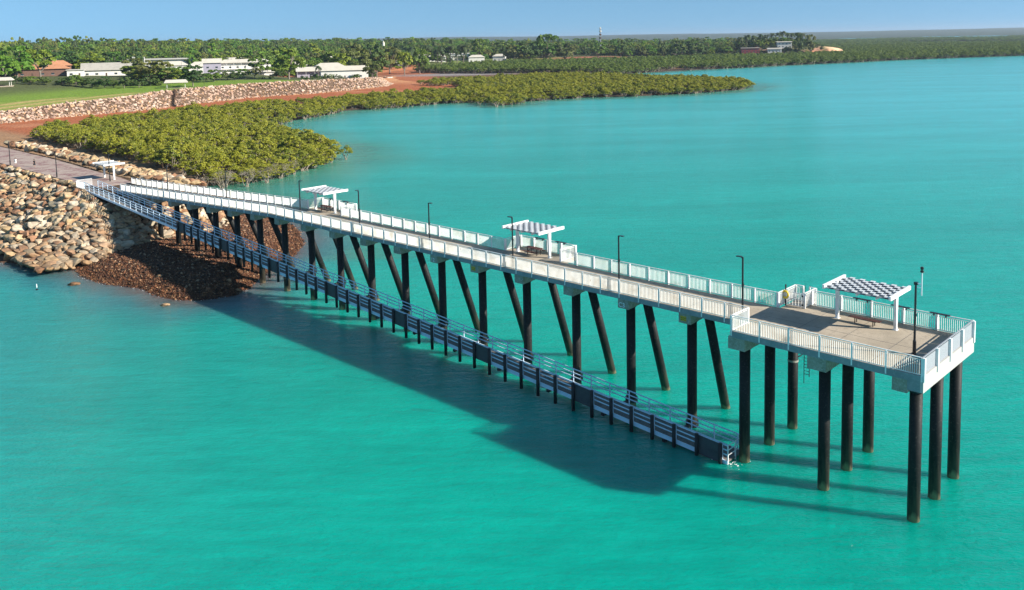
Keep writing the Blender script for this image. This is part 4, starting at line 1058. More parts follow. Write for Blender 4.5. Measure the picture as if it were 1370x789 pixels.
c = MB(); c.tube((0, SY[2], 6.15), (0, SY[2], 6.32), .47, .47, 20); c.build('clamp', M['capcon'], jet)
# dark boards lying on the top rail, for fishing
for (xx, yy) in ((5.6, YHB), (11.9, YHB), (8.8, YHB), (-31.5, 9.7), (-28.3, 9.7), (-72.5, 9.7), (-69.2, 9.7)):
    b = MB(); b.box(xx - .75, xx + .75, yy - .16, yy + .12, 12.575, 12.62); b.box(xx - .5, xx - .42, yy - .1, yy + .06, 12.4, 12.574); b.box(xx + .42, xx + .5, yy - .1, yy + .06, 12.4, 12.574)
    b.build('bait_board', M['blackmetal'], jet)
# expansion joints in the deck are narrow rubber strips
jn = MB()
for bx in BENT: jn.box(bx - .02, bx + .02, YF + .1, YB - .1, DZ(bx) - .02, DZ(bx) + .006)
for i in range(1, 4): jn.box(XW + i * 3.7 - .015, XW + i * 3.7 + .015, YHF + .1, YHB - .1, 11.19, 11.205)
jn.box(XW + .1, XE - .1, 4.3, 4.33, 11.19, 11.205)
jn.build('joint_strip', M['panel'], jet)

# yellow life ring in its holder beside the gate
t = jthing('life_ring', 'yellow life ring in its holder on the fence beside the ladder gate', 'life ring', -.62, 8.2, 11.2)
r = MB(); N = 20
vs, fs = [], []
for i in range(N):
    a = 2 * math.pi * i / N
    for j_ in range(6):
        b = 2 * math.pi * j_ / 6; rr = .30 + .09 * math.cos(b)
        vs.append((rr * math.cos(a), -.14 + .08 * math.sin(b), 1.02 + rr * math.sin(a)))
for i in range(N):
    for j_ in range(6):
        fs.append((i * 6 + j_, i * 6 + (j_ + 1) % 6, ((i + 1) % N) * 6 + (j_ + 1) % 6, ((i + 1) % N) * 6 + j_))
r.add(vs, fs); r.build('ring', M['yellow'], t, True)
r = MB(); r.bar((0, 0, 0), (0, 0, 1.9), .09, .09); r.build('holder_post', M['blackmetal'], t)
r = MB(); r.box(-.25, .25, -.06, -.03, .6, 1.4); r.build('backboard', M['white'], t)

# ------------------------------------------------------------------ the low landing ramp in front
def RZ(x): return .22 + .063 * (-x)          # its deck height
RX0, RX1, RYF, RYB = -.7, -137.5, -1.45, .95
rp = jthing('landing_ramp', 'long sloping blue-shaded landing ramp running down beside the jetty to the water', 'ramp', 0, 0, 0)
d = MB(); d.add([(RX1, RYF, RZ(RX1) - .12), (RX0, RYF, RZ(RX0) - .12), (RX0, RYB, RZ(RX0) - .12), (RX1, RYB, RZ(RX1) - .12),
                 (RX1, RYF, RZ(RX1)), (RX0, RYF, RZ(RX0)), (RX0, RYB, RZ(RX0)), (RX1, RYB, RZ(RX1))],
                [(0, 3, 2, 1), (4, 5, 6, 7), (0, 1, 5, 4), (1, 2, 6, 5), (2, 3, 7, 6), (3, 0, 4, 7)])
d.build('ramp_deck', M['grate'], rp)
for yy in (RYF - .05, RYB + .05):
    b = MB(); b.bar((RX0, yy, RZ(RX0) - .17), (RX1, yy, RZ(RX1) - .17), .09, .36); b.build('side_beam', M['blueshade'], rp)
for yy in (RYF - .04, RYB + .04):
    b = MB()
    for hh, th in ((1.33, .10), (.92, .09), (.52, .09)):
        b.bar((RX0, yy, RZ(RX0) + hh), (RX1, yy, RZ(RX1) + hh), .06, th)
    n = 60
    for i in range(n + 1):
        x = -1.2 - i * 2.27
        if x < RX1: break
        b.bar((x, yy, RZ(x) - .3), (x, yy, RZ(x) + 1.38), .09, .07, up=(0, 1, 0))
    b.build('handrail', M['blueshade'], rp)
b = MB()
for hh in (1.33, .92, .5): b.bar((RX0, RYF, RZ(RX0) + hh), (RX0, RYB, RZ(RX0) + hh), .05, .05)
for yy in (RYF, -.25, RYB): b.bar((RX0, yy, -.6), (RX0, yy, 1.6), .09, .09)
b.build('end_rail', M['white'], rp)
stub = None
for i in range(44):
    x = -1.25 - i * 2.267
    if stub is None:
        f = MB(); f.tube((0, 0, -1.35), (0, 0, 1.42), .17, .17, 12); stub = f.build('fender_post', M['fender'], rp, True)
        stub.location = (x, RYF - .27, RZ(x))
    else:
        c = stub.copy(); sc.collection.objects.link(c); c.parent = rp; c.location = (x, RYF - .27, RZ(x))
for i in range(0, 43, 6):
    x0, x1 = -1.2 - i * 2.267, -1.2 - (i + 1) * 2.267
    p = MB(); p.add([(x0, RYF - .10, RZ(x0) - .34), (x1, RYF - .10, RZ(x1) - .34), (x1, RYF - .10, RZ(x1) + 1.3), (x0, RYF - .10, RZ(x0) + 1.3),
                     (x0, RYF - .13, RZ(x0) - .34), (x1, RYF - .13, RZ(x1) - .34), (x1, RYF - .13, RZ(x1) + 1.3), (x0, RYF - .13, RZ(x0) + 1.3)],
                    [(0, 1, 2, 3), (7, 6, 5, 4), (0, 4, 5, 1), (1, 5, 6, 2), (2, 6, 7, 3), (3, 7, 4, 0)])
    p.build('infill_panel', M['panel'], rp)
for k, bx in enumerate(BENT[:16]):
    b = MB(); z = RZ(bx)
    b.box(bx - .16, bx + .16, RYF - .2, 2.4, z - .62, z - .36)
    b.tube((bx, 2.87, z - .62), (bx, 2.87, z - .2), .60, .60, 16)
    b.build('pile_bracket', M['blackmetal'], rp)
b = MB()                                        # landing at the shore end
b.box(RX1 - 4.0, RX1, RYF - .1, YF - .06, 8.45, RZ(RX1) + .01)
b.build('top_landing', M['grate'], rp)
b = MB()
for (A, B) in (((RX1, RYF - .05), (RX1 - 3.9, RYF - .05)), ((RX1 - 3.9, RYF - .05), (RX1 - 3.9, YF - .3))):
    z = RZ(RX1)
    b.bar((*A, z + 1.3), (*B, z + 1.3), .06, .06); b.bar((*A, z + .15), (*B, z + .15), .05, .05)
    L = math.hypot(B[0] - A[0], B[1] - A[1]); n = int(L / .14)
    for i in range(n + 1):
        t = i / n; b.bar((A[0] + (B[0] - A[0]) * t, A[1] + (B[1] - A[1]) * t, z), (A[0] + (B[0] - A[0]) * t, A[1] + (B[1] - A[1]) * t, z + 1.3), .03, .04)
b.build('landing_rail', M['white'], rp)

# ------------------------------------------------------------------ shelters, tables, bench
M['shade'] = mat('painted_gap_shade', (.17, .19, .21), .5)  # dark colour paints in the shade between the roof slats
M['slat'] = mat('pale_roof_slat', (.60, .62, .63), .5)
def shelter(x, y, z, label):
    t = jthing('shade_shelter', label, 'shelter', x, y, z, 'white slatted shade shelters along the jetty')
    for s in (-1, 1):
        p = MB(); px = s * 2.42
        p.add([(px - .11, -.13, 0), (px + .11, -.13, 0), (px + .11, .13, 0), (px - .11, .13, 0), (px - .11, -.2, 2.95), (px + .11, -.2, 2.95), (px + .11, .2, 2.95), (px - .11, .2, 2.95)],
              [(0, 3, 2, 1), (4, 5, 6, 7), (0, 1, 5, 4), (1, 2, 6, 5), (2, 3, 7, 6), (3, 0, 4, 7)])
        o = p.build('post', M['white'], t)
        q = MB(); q.box(px - .2, px + .2, -.22, .22, 0.0, .03); q.build('base_plate', M['white'], o)
        p = MB(); p.box(s * 2.72 - .09, s * 2.72 + .09, -2.1, 2.1, 2.93, 3.26); p.build('end_beam', M['white'], t)
        p = MB(); p.box(min(px, s * 2.64), max(px, s * 2.64), -.15, .15, 2.952, 3.2); p.build('bracket', M['white'], t)
    for j_ in range(9):
        yy = -1.84 + j_ * .46
        p = MB()
        for i in range(12):
            up_ = (i + j_) % 2; x0 = -2.62 + i * .4367; z0 = 3.12
            if up_: p.box(x0 + .02, x0 + .415, yy - .19, yy + .19, z0, z0 + .03); p.box(x0 + .04, x0 + .06, yy - .15, yy + .15, 3.05, z0 - .001)
        p.build('slat', M['slat'], t)
    p = MB(); p.box(-2.62, 2.62, -2.06, 2.06, 3.0, 3.045); p.build('gap_shade_panel', M['shade'], t)
    for xx in (-1.6, 0, 1.6):
        p = MB(); p.box(xx - .04, xx + .04, -2.0, 2.0, 2.80, 2.965); p.build('rafter', M['white'], t)
    return t
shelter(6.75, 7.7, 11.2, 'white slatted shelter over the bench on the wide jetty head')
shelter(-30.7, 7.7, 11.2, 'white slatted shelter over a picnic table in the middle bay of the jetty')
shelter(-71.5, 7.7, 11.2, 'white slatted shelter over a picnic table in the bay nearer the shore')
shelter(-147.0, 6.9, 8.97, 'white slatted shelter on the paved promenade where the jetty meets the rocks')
def bench(x, y, label):
    t = jthing('bench', label, 'bench', x, y, 11.2)
    for i in range(5):
        p = MB(); p.box(-1.3, 1.3, -.26 + i * .11, -.17 + i * .11, .44, .48); p.build('slat', M['brownwood'], t)
    for s in (-.75, .75):
        p = MB(); p.box(s - .04, s + .04, -.22, .22, .38, .436)
        for yy in (-.18, .18): p.bar((s, yy, 0), (s, yy, .38), .06, .06)
        p.build('leg', M['blackmetal'], t)
bench(6.75, 7.5, 'reddish brown backless bench under the shelter on the jetty head')
def table(x, y, label):
    t = jthing('picnic_table', label, 'picnic table', x, y, 11.2, 'brown picnic tables in the jetty bays')
    for i in range(5):
        p = MB(); p.box(-1.1, 1.1, -.38 + i * .155, -.25 + i * .155, .74, .785); p.build('top_slat', M['brownwood'], t)
    for s in (-1, 1):
        p = MB(); p.box(-1.1, 1.1, s * .62, s * .9, .44, .48); p.build('seat', M['brownwood'], t)
    for s in (-.7, .7):
        p = MB(); p.bar((s, -.8, .40), (s, .8, .40), .07, .07); p.bar((s, -.3, 0), (s, -.3, .74), .07, .07); p.bar((s, .3, 0), (s, .3, .74), .07, .07); p.build('leg', M['blackmetal'], t)
table(-30.7, 7.8, 'reddish brown picnic table under the middle jetty shelter')
table(-71.5, 7.8, 'reddish brown picnic table under the jetty shelter nearer the shore')

# ------------------------------------------------------------------ lamp posts
def lamp(x, y, z, side, label, double=False, head=True):
    t = jthing('lamp_post', label, 'lamp post', x, y, z, 'slim black lamp posts along the jetty and promenade')
    p = MB(); p.lathe((0, 0, 0), [(.16, 0), (.16, .03), (.13, .04), (.125, 1.0), (.085, 1.12), (.075, 5.35), (.06, 5.42)], 12); p.build('pole', M['blackmetal'], t, False)
    p = MB(); p.box(-.06, .10, -.08, .08, 2.9, 3.12); p.build('junction_box', M['blackmetal'], t)
    if head:
        h = MB(); s = side
        h.bar((0, 0, 5.3), (s * .2, 0, 5.40), .06, .06); h.box(min(s * .12, s * .58), max(s * .12, s * .58), -.13, .13, 5.39, 5.45)
        h.build('lamp_head', M['blackmetal'], t)
    return t
for x, s, lb in ((-1.45, -1, 'black lamp post where the walkway meets the jetty head'),
                 (-14.5, 1, 'black lamp post on the walkway, second from the jetty head'),
                 (-28.5, -1, 'black lamp post standing in front of the middle shelter'),
                 (-42, 1, 'black lamp post on the walkway just shoreward of the middle bay'),
                 (-55.6, -1, 'black lamp post on the walkway just seaward of the shoreward bay'),
                 (-69.2, 1, 'black lamp post in front of the shelter nearer the shore'),
                 (-89.8, 1, 'black lamp post on the walkway above the rubble beach'),
                 (-110, 1, 'black lamp post on the walkway over the end of the rock mound')):
    lamp(x, 2.15, DZ(x), s, lb)
lamp(-142.9, 5.4, 8.97, 1, 'black lamp post beside the promenade shelter')
lamp(-158.2, .7, 8.97, 1, 'black lamp post at the front edge of the bare promenade')
lamp(-188.5, .9, 8.97, 1, 'black lamp post beside the two walkers on the promenade')
t = lamp(12.3, 3.1, 11.2, 1, 'black pole with a white gauge mast on the seaward end of the jetty', head=False)
t['category'] = 'pole'
p = MB(); p.box(-.12, .14, -.1, .1, 5.3, 5.5); p.build('cap_box', M['blackmetal'], t)
p = MB(); p.bar((.1, 0, 5.4), (.42, 0, 5.4), .05, .05); p.bar((.1, 0, 5.1), (.42, 0, 5.15), .04, .04); p.build('bracket', M['blueshade'], t)
p = MB(); p.tube((.42, 0, 4.55), (.42, 0, 6.3), .045, .045, 8); p.build('mast', M['white'], t)
p = MB(); p.lathe((.42, 0, 6.28), [(.05, 0), (.13, .03), (.13, .16), (.06, .18), (.06, .24), (.12, .26), (.12, .40), (.05, .46)], 10); p.build('sensor', M['blackmetal'], t)

# ------------------------------------------------------------------ buildings
M['roofwhite'] = mat('white_metal_roof', (.62, .57, .47), .5, noise=(.3, (.54, .49, .40), .45, .75))
M['roofgrey'] = mat('grey_metal_roof', (.42, .39, .33), .6, noise=(.4, (.34, .32, .27), .45, .75))
M['roofbrown'] = mat('terracotta_roof', (.52, .24, .12), .8, noise=(.6, (.40, .18, .09), .4, .75))
M['wallwhite'] = mat('white_render', (.74, .72, .66), .8, noise=(.4, (.62, .60, .55), .5, .8))
M['walllilac'] = mat('grey_lilac_cladding', (.40, .37, .44), .75, noise=(.4, (.34, .31, .38), .5, .8))
M['wallbrick'] = mat('dark_brick', (.20, .11, .08), .9, noise=(2, (.14, .08, .06), .4, .7))
M['wallred'] = mat('maroon_wall', (.26, .05, .055), .8)
M['glass'] = mat('window_glass', (.03, .045, .055), .12, spec=.8)
M['timber'] = mat('dark_timber', (.09, .055, .04), .8)
def gz_(x, y): return float(terrain(np.array([[x, y]]))[0])
def building(name, label, x, y, w, d, h, rz, wallm, roofm, roof='hip', rh=1.8, eave=.8, rows=1, wins=5, z0=None, cat='house', veranda=False, gable_m=None):
    z = gz_(x, y) if z0 is None else z0
    if y < 1000: w, d, h, rh = w * 1.22, d * 1.1, h * 1.2, rh * 1.25
    t = thing(name, label, cat, (x, y, z), rz)
    b = MB(); b.box(-w / 2, w / 2, -d / 2, d / 2, -3, h); wall = b.build('wall', wallm, t)
    a, c = w / 2 + eave, d / 2 + eave
    r = MB()
    if roof == 'hip':
        k = min(a, c) * .8; kx = a - k
        r.add([(-a, -c, h), (a, -c, h), (a, c, h), (-a, c, h), (-kx, 0, h + rh), (kx, 0, h + rh)], [(0, 1, 5, 4), (1, 2, 5), (2, 3, 4, 5), (3, 0, 4), (0, 3, 2, 1)])
    elif roof == 'gable':
        r.add([(-a, -c, h - .1), (a, -c, h - .1), (a, 0, h + rh), (-a, 0, h + rh), (a, c, h - .1), (-a, c, h - .1), (-a, -c, h + .1), (a, -c, h + .1), (a, 0, h + rh + .2), (-a, 0, h + rh + .2), (a, c, h + .1), (-a, c, h + .1)],
              [(0, 3, 2, 1), (3, 5, 4, 2), (6, 7, 8, 9), (9, 8, 10, 11), (0, 1, 7, 6), (4, 5, 11, 10), (1, 2, 8, 7), (2, 4, 10, 8), (3, 0, 6, 9), (5, 3, 9, 11)])
        g_ = MB()
        for s in (-w / 2 + .01, w / 2 - .01):
            g_.add([(s - .1, -d / 2, h), (s - .1, d / 2, h), (s - .1, 0, h + rh * .85), (s + .1, -d / 2, h), (s + .1, d / 2, h), (s + .1, 0, h + rh * .85)], [(0, 1, 2), (5, 4, 3), (0, 3, 4, 1), (1, 4, 5, 2), (2, 5, 3, 0)])
        g_.build('gable', gable_m or wallm, t)
    else:
        r.add([(-a, -c, h), (a, -c, h), (a, c, h), (-a, c, h), (-a, -c, h + .3), (a, -c, h + .3), (a, c, h + .3 + rh), (-a, c, h + .3 + rh)],
              [(0, 3, 2, 1), (4, 5, 6, 7), (0, 1, 5, 4), (1, 2, 6, 5), (2, 3, 7, 6), (3, 0, 4, 7)])
    r.build('roof', roofm, t)
    for rr in range(rows):
        zb = h * rr / rows + .9
        for i in range(wins):
            xx = -w / 2 + w * (i + .5) / wins
            if rr == 0 and i == wins // 2:
                q = MB(); q.box(xx - .55, xx + .55, -d / 2 - .05, -d / 2 + .02, .05, 2.15); q.build('door', M['timber'], t); continue
            q = MB(); ww = min(1.0, w / wins * .3)
            q.box(xx - ww, xx + ww, -d / 2 - .05, -d / 2 + .02, zb, zb + 1.3); o = q.build('window', M['glass'], t)
            q = MB(); q.box(xx - ww - .1, xx + ww + .1, -d / 2 - .08, -d / 2 - .051, zb - .12, zb - .02); q.build('sill', M['wallwhite'], o)
    if veranda:
        for rr in range(rows):
            zb = h * rr / rows
            q = MB(); q.box(-w / 2, w / 2, -d / 2 - 2.2, -d / 2 - .1, zb - .15, zb + .02)
            for zz in (.55, 1.0): q.bar((-w / 2, -d / 2 - 2.15, zb + zz), (w / 2, -d / 2 - 2.15, zb + zz), .05, .06)
            q.build('balcony', M['wallwhite'], t)
        for i in range(wins + 1):
            xx = -w / 2 + w * i / wins; q = MB(); q.bar((xx, -d / 2 - 2.1, -1), (xx, -d / 2 - 2.1, h), .2, .2); q.build('veranda_post', M['wallwhite'], t)
        q = MB(); q.box(-w / 2 - .4, w / 2 + .4, -d / 2 - 2.5, -d / 2 - eave + .02, h - .05, h + .1); q.build('veranda_roof', roofm, t)
    return t
FACE = rad(22)
building('brown_roof_house', 'long low house with an orange brown roof behind the lawn trees', -352, 650, 38, 12, 4.2, FACE, M['wallbrick'], M['roofbrown'], 'hip', 2.6, 1.2, 1, 7)
building('brown_roof_house', 'raised rear wing with an orange brown roof behind the long brown house', -347, 672, 17, 11, 6.2, FACE, M['wallbrick'], M['roofbrown'], 'hip', 3.2, 1.0, 1, 3)
building('white_annex', 'small white annex with a flat roof beside the brown roofed house', -322, 652, 9, 8, 3.6, FACE, M['wallwhite'], M['roofwhite'], 'skill', .2, .8, 1, 2)
building('grey_roof_house', 'low house with a broad grey gabled roof among the lawn trees', -312, 680, 27, 15, 3.6, FACE, M['wallwhite'], M['roofgrey'], 'gable', 4.2, 1.2, 1, 5)
building('long_hall', 'long pale hall with a flat white roof seen above the trees', -372, 940, 62, 16, 8.5, rad(8), M['wallwhite'], M['roofwhite'], 'skill', .8, 1.5, 1, 9)
building('pale_roof_house', 'pale hip roofed house left of the dark round tree', -322, 842, 20, 14, 5.5, FACE, M['wallwhite'], M['roofwhite'], 'hip', 3.2, 1.2, 1, 4)
building('pale_roof_house', 'pale hip roofed house between the lilac block and its neighbour', -300, 850, 18, 14, 5.0, FACE, M['wallwhite'], M['roofwhite'], 'hip', 3.4, 1.2, 1, 4)
building('pale_roof_house', 'low pale roofed house half hidden behind the dark round tree', -281, 828, 22, 14, 5.4, FACE, M['wallwhite'], M['roofwhite'], 'hip', 3.4, 1.2, 1, 4)
building('apartment_block', 'two storey apartment block with white roof and balconies facing the bay', -240, 792, 36, 12, 9.2, rad(18), M['wallwhite'], M['roofwhite'], 'hip', 2.4, 1.2, 2, 7, veranda=True, cat='building')
building('lilac_wing', 'grey lilac gabled wing at the left end of the two storey block', -263, 774, 12, 14, 9.0, rad(18), M['walllilac'], M['roofwhite'], 'gable', 2.8, 1.0, 2, 2, cat='building', gable_m=M['walllilac'])
building('flat_roof_pavilion', 'small flat roofed white pavilion left of the tall green tree', -211, 745, 14, 8, 3.4, FACE, M['wallwhite'], M['roofwhite'], 'skill', .1, 1.0, 1, 3)
building('white_house', 'white house with a pale hip roof behind the single palm', -166, 722, 17, 12, 4.8, rad(15), M['walllilac'], M['roofwhite'], 'gable', 2.6, 1.0, 1, 3, veranda=True)
building('white_house', 'broad white house with a long cream roof at the end of the revetment', -135, 705, 30, 13, 5.2, rad(15), M['wallwhite'], M['roofwhite'], 'gable', 2.6, 1.0, 1, 3)
building('white_house', 'pale roofed house higher up behind the broad white house', -158, 760, 22, 14, 8.6, rad(15), M['wallwhite'], M['roofwhite'], 'hip', 3.0, 1.0, 1, 3)
building('far_house', 'white house with pale roof among the palms on the far shore', -107, 1235, 26, 14, 6.5, rad(5), M['wallwhite'], M['roofwhite'], 'hip', 3.0, 1.0, 2, 5)
building('far_house', 'long white house right of the palms on the far shore', -76, 1270, 30, 14, 9.0, rad(5), M['wallwhite'], M['roofwhite'], 'skill', .8, 1.0, 2, 6)
building('far_house', 'small pale house on the far shore at the edge of the green', -128, 1240, 14, 12, 6.0, rad(5), M['wallwhite'], M['roofwhite'], 'gable', 3.0, 1.0, 1, 3)
building('red_house', 'dark red building among trees on the low headland', 357, 1340, 26, 14, 6.8, rad(-8), M['wallred'], M['roofgrey'], 'skill', .4, .8, 2, 5, cat='building')
building('headland_house', 'white roofed two storey house on top of the headland', 412, 1352, 21, 12, 8.0, rad(-8), M['wallwhite'], M['roofwhite'], 'skill', .8, 1.2, 2, 4)
building('headland_house', 'low grey roofed house beside the white one on the headland', 392, 1335, 20, 10, 4.5, rad(-8), M['wallwhite'], M['roofgrey'], 'gable', 1.8, 1.0, 1, 4)
for (a, b, w_, r_) in FARH:
    t = building('far_house', 'small pale roofed house showing between the distant town trees', a, b, w_, 12, 6.5, r_, M['wallwhite'], M['roofwhite'], 'hip' if w_ % 4 else 'gable', 3.2, 1.0, 1, 3)
    t['group'] = 'distant pale houses between the trees'
for i in range(4):                                            # tall posts of the sports shade by the hall
    x, y = -352 + i * 5.2, 800 + (i % 2) * 9
    t = thing('tall_post', 'tall pale post of the sail shade beside the long hall', 'post', (x, y, gz_(x, y)), 0, 'tall posts beside the hall')
    q = MB(); q.tube((0, 0, -1), (0, 0, 15), .35, .28, 8); q.build('pole', M['wallwhite'], t); q = MB(); q.box(-.6, .6, -.3, .3, 14.6, 15.1); q.build('cap', M['wallwhite'], t)
t = thing('sail_shade', 'white sail shade stretched between the tall posts', 'shade sail', (-344, 803, gz_(-344, 803)), 0)
q = MB(); q.add([(-8, -4, 14.2), (8, -4, 12.5), (8, 6, 9.5), (-8, 6, 13), (-8, -4, 14.28), (8, -4, 12.58), (8, 6, 9.58), (-8, 6, 13.08)], [(3, 2, 1, 0), (4, 5, 6, 7), (0, 1, 5, 4), (1, 2, 6, 5), (2, 3, 7, 6), (3, 0, 4, 7)]); q.build('canvas', M['roofwhite'], t)
def picnic_shelter(x, y, w, d, h, rz, label):
    t = thing('picnic_shelter', label, 'shelter', (x, y, gz_(x, y)), rz)
    q = MB(); q.box(-w / 2, w / 2, -d / 2, d / 2, -.5, .08); q.build('slab', M['concrete'], t)
    for sx in (-1, 1):
        for sy in (-1, 1):
            q = MB(); q.bar((sx * w * .4, sy * d * .38, 0), (sx * w * .4, sy * d * .38, h + .15), .25, .25); q.build('post', M['wallwhite'], t)
    a, c = w / 2 + .5, d / 2 + .5; rh = h * .55
    q = MB(); q.add([(-a, -c, h), (a, -c, h), (a, c, h), (-a, c, h), (-a + 1.2, 0, h + rh), (a - 1.2, 0, h + rh)], [(0, 1, 5, 4), (1, 2, 5), (2, 3, 4, 5), (3, 0, 4), (0, 3, 2, 1)]); q.build('roof', M['roofwhite'], t)
    q = MB(); q.box(-1.1, 1.1, -.4, .4, .7, .8); q.box(-1.1, 1.1, -1.0, -.7, .4, .48); q.box(-1.1, 1.1, .7, 1.0, .4, .48); q.box(-.1, .1, -.9, .9, .08, .7); q.build('table', M['timber'], t)
picnic_shelter(-208, 545, 13, 8, 3.3, rad(20), 'white roofed picnic shelter on the lawn above the revetment stairs')
picnic_shelter(-301, 520, 12, 8, 3.3, rad(20), 'white roofed picnic shelter at the left end of the lawn')
# stairs down the revetment
t = thing('stairway', 'dark timber stairway running down the pale rock revetment', 'stairs', (-198, 513, 0), 0)
q = MB(); A = np.array([-199.0, 520.5]); B = np.array([-190.0, 503.0])
for i in range(22):
    f_ = i / 21; p = A + (B - A) * f_; z = 9.9 * (1 - f_) + 1.5 * f_
    q.box(p[0] + 198 - 1.4, p[0] + 198 + 1.4, p[1] - 513 - .4, p[1] - 513 + .4, z + .55, z + .75)
q.build('tread', M['timber'], t)
for s in (-1.5, 1.5):
    q = MB(); q.bar((A[0] + 198 + s, A[1] - 513, 11.0), (B[0] + 198 + s, B[1] - 513, 2.6), .12, .15)
    for i in range(7):
        f_ = i / 6; p = A + (B - A) * f_; z = 9.9 * (1 - f_) + 1.5 * f_; q.bar((p[0] + 198 + s, p[1] - 513, z - .5), (p[0] + 198 + s, p[1] - 513, z + 1.2), .1, .1)
    q.build('handrail', M['timber'], t)
# telecommunications tower on the skyline
t = thing('telecom_tower', 'tall telecommunications tower with antenna drums on the skyline', 'tower', (147, 1500, gz_(147, 1500)), 0)
H = 54.2 - gz_(147, 1500)
q = MB(); q.lathe((0, 0, 0), [(1.3, -1), (1.0, H * .6), (.8, H * .9)], 10); q.build('shaft', M['beamcon'], t)
for z in (.55, .68, .80): q = MB(); q.lathe((0, 0, H * z), [(1.2, 0), (2.1, .3), (2.1, 2.0), (1.2, 2.3)], 12); q.build('antenna_ring', M['timber'] if z < .75 else M['roofwhite'], t)
q = MB(); q.lathe((0, 0, H * .9), [(.9, 0), (1.5, .4), (1.4, 2.6), (.3, 3.2), (.12, H * .1)], 10); q.build('cap', M['roofwhite'], t)
t = thing('water_tower', 'small white peaked tower far off above the trees', 'tower', (-219, 1500, gz_(-219, 1500)), 0)
H = 38.0 - gz_(-219, 1500); q = MB(); q.lathe((0, 0, 0), [(2.2, -1), (2.0, H * .8), (2.0, H * .85)], 10); q.build('tower_body', M['wallwhite'], t); q = MB(); q.lathe((0, 0, H * .85), [(2.3, 0), (.1, H * .15)], 10); q.build('spire', M['roofwhite'], t)
# cars
PAINTS = [mat('white_car_paint', (.8, .8, .8), .3), mat('dark_blue_car_paint', (.04, .06, .12), .3), mat('silver_car_paint', (.45, .46, .48), .3, .4)]
TYRE = mat('tyre_rubber', (.02, .02, .02), .9)
def car(x, y, rz, k, label, group):
    t = thing('parked_car', label, 'car', (x, y, gz_(x, y)), rz, group)
    q = MB(); prof = [(-2.2, .35), (-2.2, .85), (-1.5, .98), (2.1, .98), (2.2, .8), (2.2, .35)]
    n = len(prof); q.add([(a, -.88, z) for a, z in prof] + [(a, .88, z) for a, z in prof], [tuple(range(n)), tuple(range(2 * n - 1, n - 1, -1))] + [(i, n + i, n + (i + 1) % n, (i + 1) % n) for i in range(n)]); q.build('body', PAINTS[k], t)
    prof = [(-1.0, .98), (-.35, 1.46), (1.3, 1.48), (1.9, .98)]; n = 4
    q = MB(); q.add([(a, -.76, z) for a, z in prof] + [(a, .76, z) for a, z in prof], [tuple(range(n)), tuple(range(2 * n - 1, n - 1, -1))] + [(i, n + i, n + (i + 1) % n, (i + 1) % n) for i in range(n)]); q.build('windows', M['glass'], t)
    q = MB(); q.box(-.3, 1.25, -.74, .74, 1.482, 1.53); q.build('roof', PAINTS[k], t)
    for sx in (-1.4, 1.4):
        for sy in (-.82, .82): q = MB(); q.tube((sx, sy - .1, .33), (sx, sy + .1, .33), .33, .33, 10); q.build('wheel', TYRE, t)
for i in range(12):
    car(166 + i * 4.1, 1240 + 3 * math.sin(i), rad(80 + 6 * math.sin(i * 3)), (0, 1, 0, 2)[i % 4],
        ['white', 'dark blue', 'white', 'silver'][i % 4] + ' car in the distant car park beyond the mangroves', ['white', 'dark blue', 'white', 'silver'][i % 4] + ' cars in the distant car park')
car(10.7, 1262, rad(4), 0, 'lone white van-like car on the distant green beyond the creek', None)
# people: one continuous skinned body each, with separate hair and clothes
def person(x, y, z, rz, shirt, legs, label, stride=.16, skirt=False):
    t = thing('person', label, 'person', J(x, y, z), -YAW + rz)
    V = [(0, 0, .95), (0, 0, 1.18), (0, 0, 1.42), (0, .01, 1.52), (0, .02, 1.64), (0, .03, 1.74),
         (.17, 0, 1.40), (.23, -.02, 1.15), (.24, .08, .92), (.235, .10, .84), (-.17, 0, 1.40), (-.23, .02, 1.15), (-.24, .12, .93), (-.235, .14, .85),
         (.10, 0, .90), (.11, stride * .5, .50), (.11, stride, .09), (.11, stride + .14, .04), (-.10, 0, .90), (-.11, -stride * .3, .50), (-.11, -stride, .10), (-.11, -stride + .14, .04)]
    E_ = [(0, 1), (1, 2), (2, 3), (3, 4), (4, 5), (2, 6), (6, 7), (7, 8), (8, 9), (2, 10), (10, 11), (11, 12), (12, 13), (0, 14), (14, 15), (15, 16), (16, 17), (0, 18), (18, 19), (19, 20), (20, 21)]
    Rr = [.14, .13, .15, .055, .095, .08, .07, .045, .035, .035, .07, .045, .035, .035, .10, .065, .045, .035, .10, .065, .045, .035]
    me = bpy.data.meshes.new('body'); me.from_pydata(V, E_, []); o = bpy.data.objects.new('body', me); sc.collection.objects.link(o); o.parent = t
    sk = o.modifiers.new('skin', 'SKIN'); sk.use_smooth_shade = True
    for i, r in enumerate(Rr): me.skin_vertices[0].data[i].radius = (r, r * .8)
    me.skin_vertices[0].data[0].use_root = True
    ss = o.modifiers.new('sub', 'SUBSURF'); ss.levels = 1; ss.render_levels = 1; me.materials.append(M['skin'])
    q = MB(); q.lathe((0, 0, .92), [(.175, 0), (.17, .25), (.20, .45), (.17, .53), (.08, .57)], 12); q.build('shirt', shirt, t, True)
    for s in (-1, 1): q = MB(); q.tube((s * .16, 0, 1.42), (s * .225, .0, 1.2), .085, .07, 8); q.build('sleeve', shirt, t, True)
    if skirt: q = MB(); q.lathe((0, 0, .45), [(.26, 0), (.22, .25), (.18, .5)], 12); q.build('skirt', legs, t, True)
    else:
        for s, f_ in ((1, 1), (-1, -.3)): q = MB(); q.tube((s * .10, 0, .95), (s * .11, stride * .5 * f_, .5), .12, .09, 8); q.build('trouser_leg', legs, t, True)
    q = MB(); q.lathe((0, .0, 1.62), [(.105, 0), (.118, .08), (.10, .16), (.04, .2)], 10); q.build('hair', M['hair'], t, True)
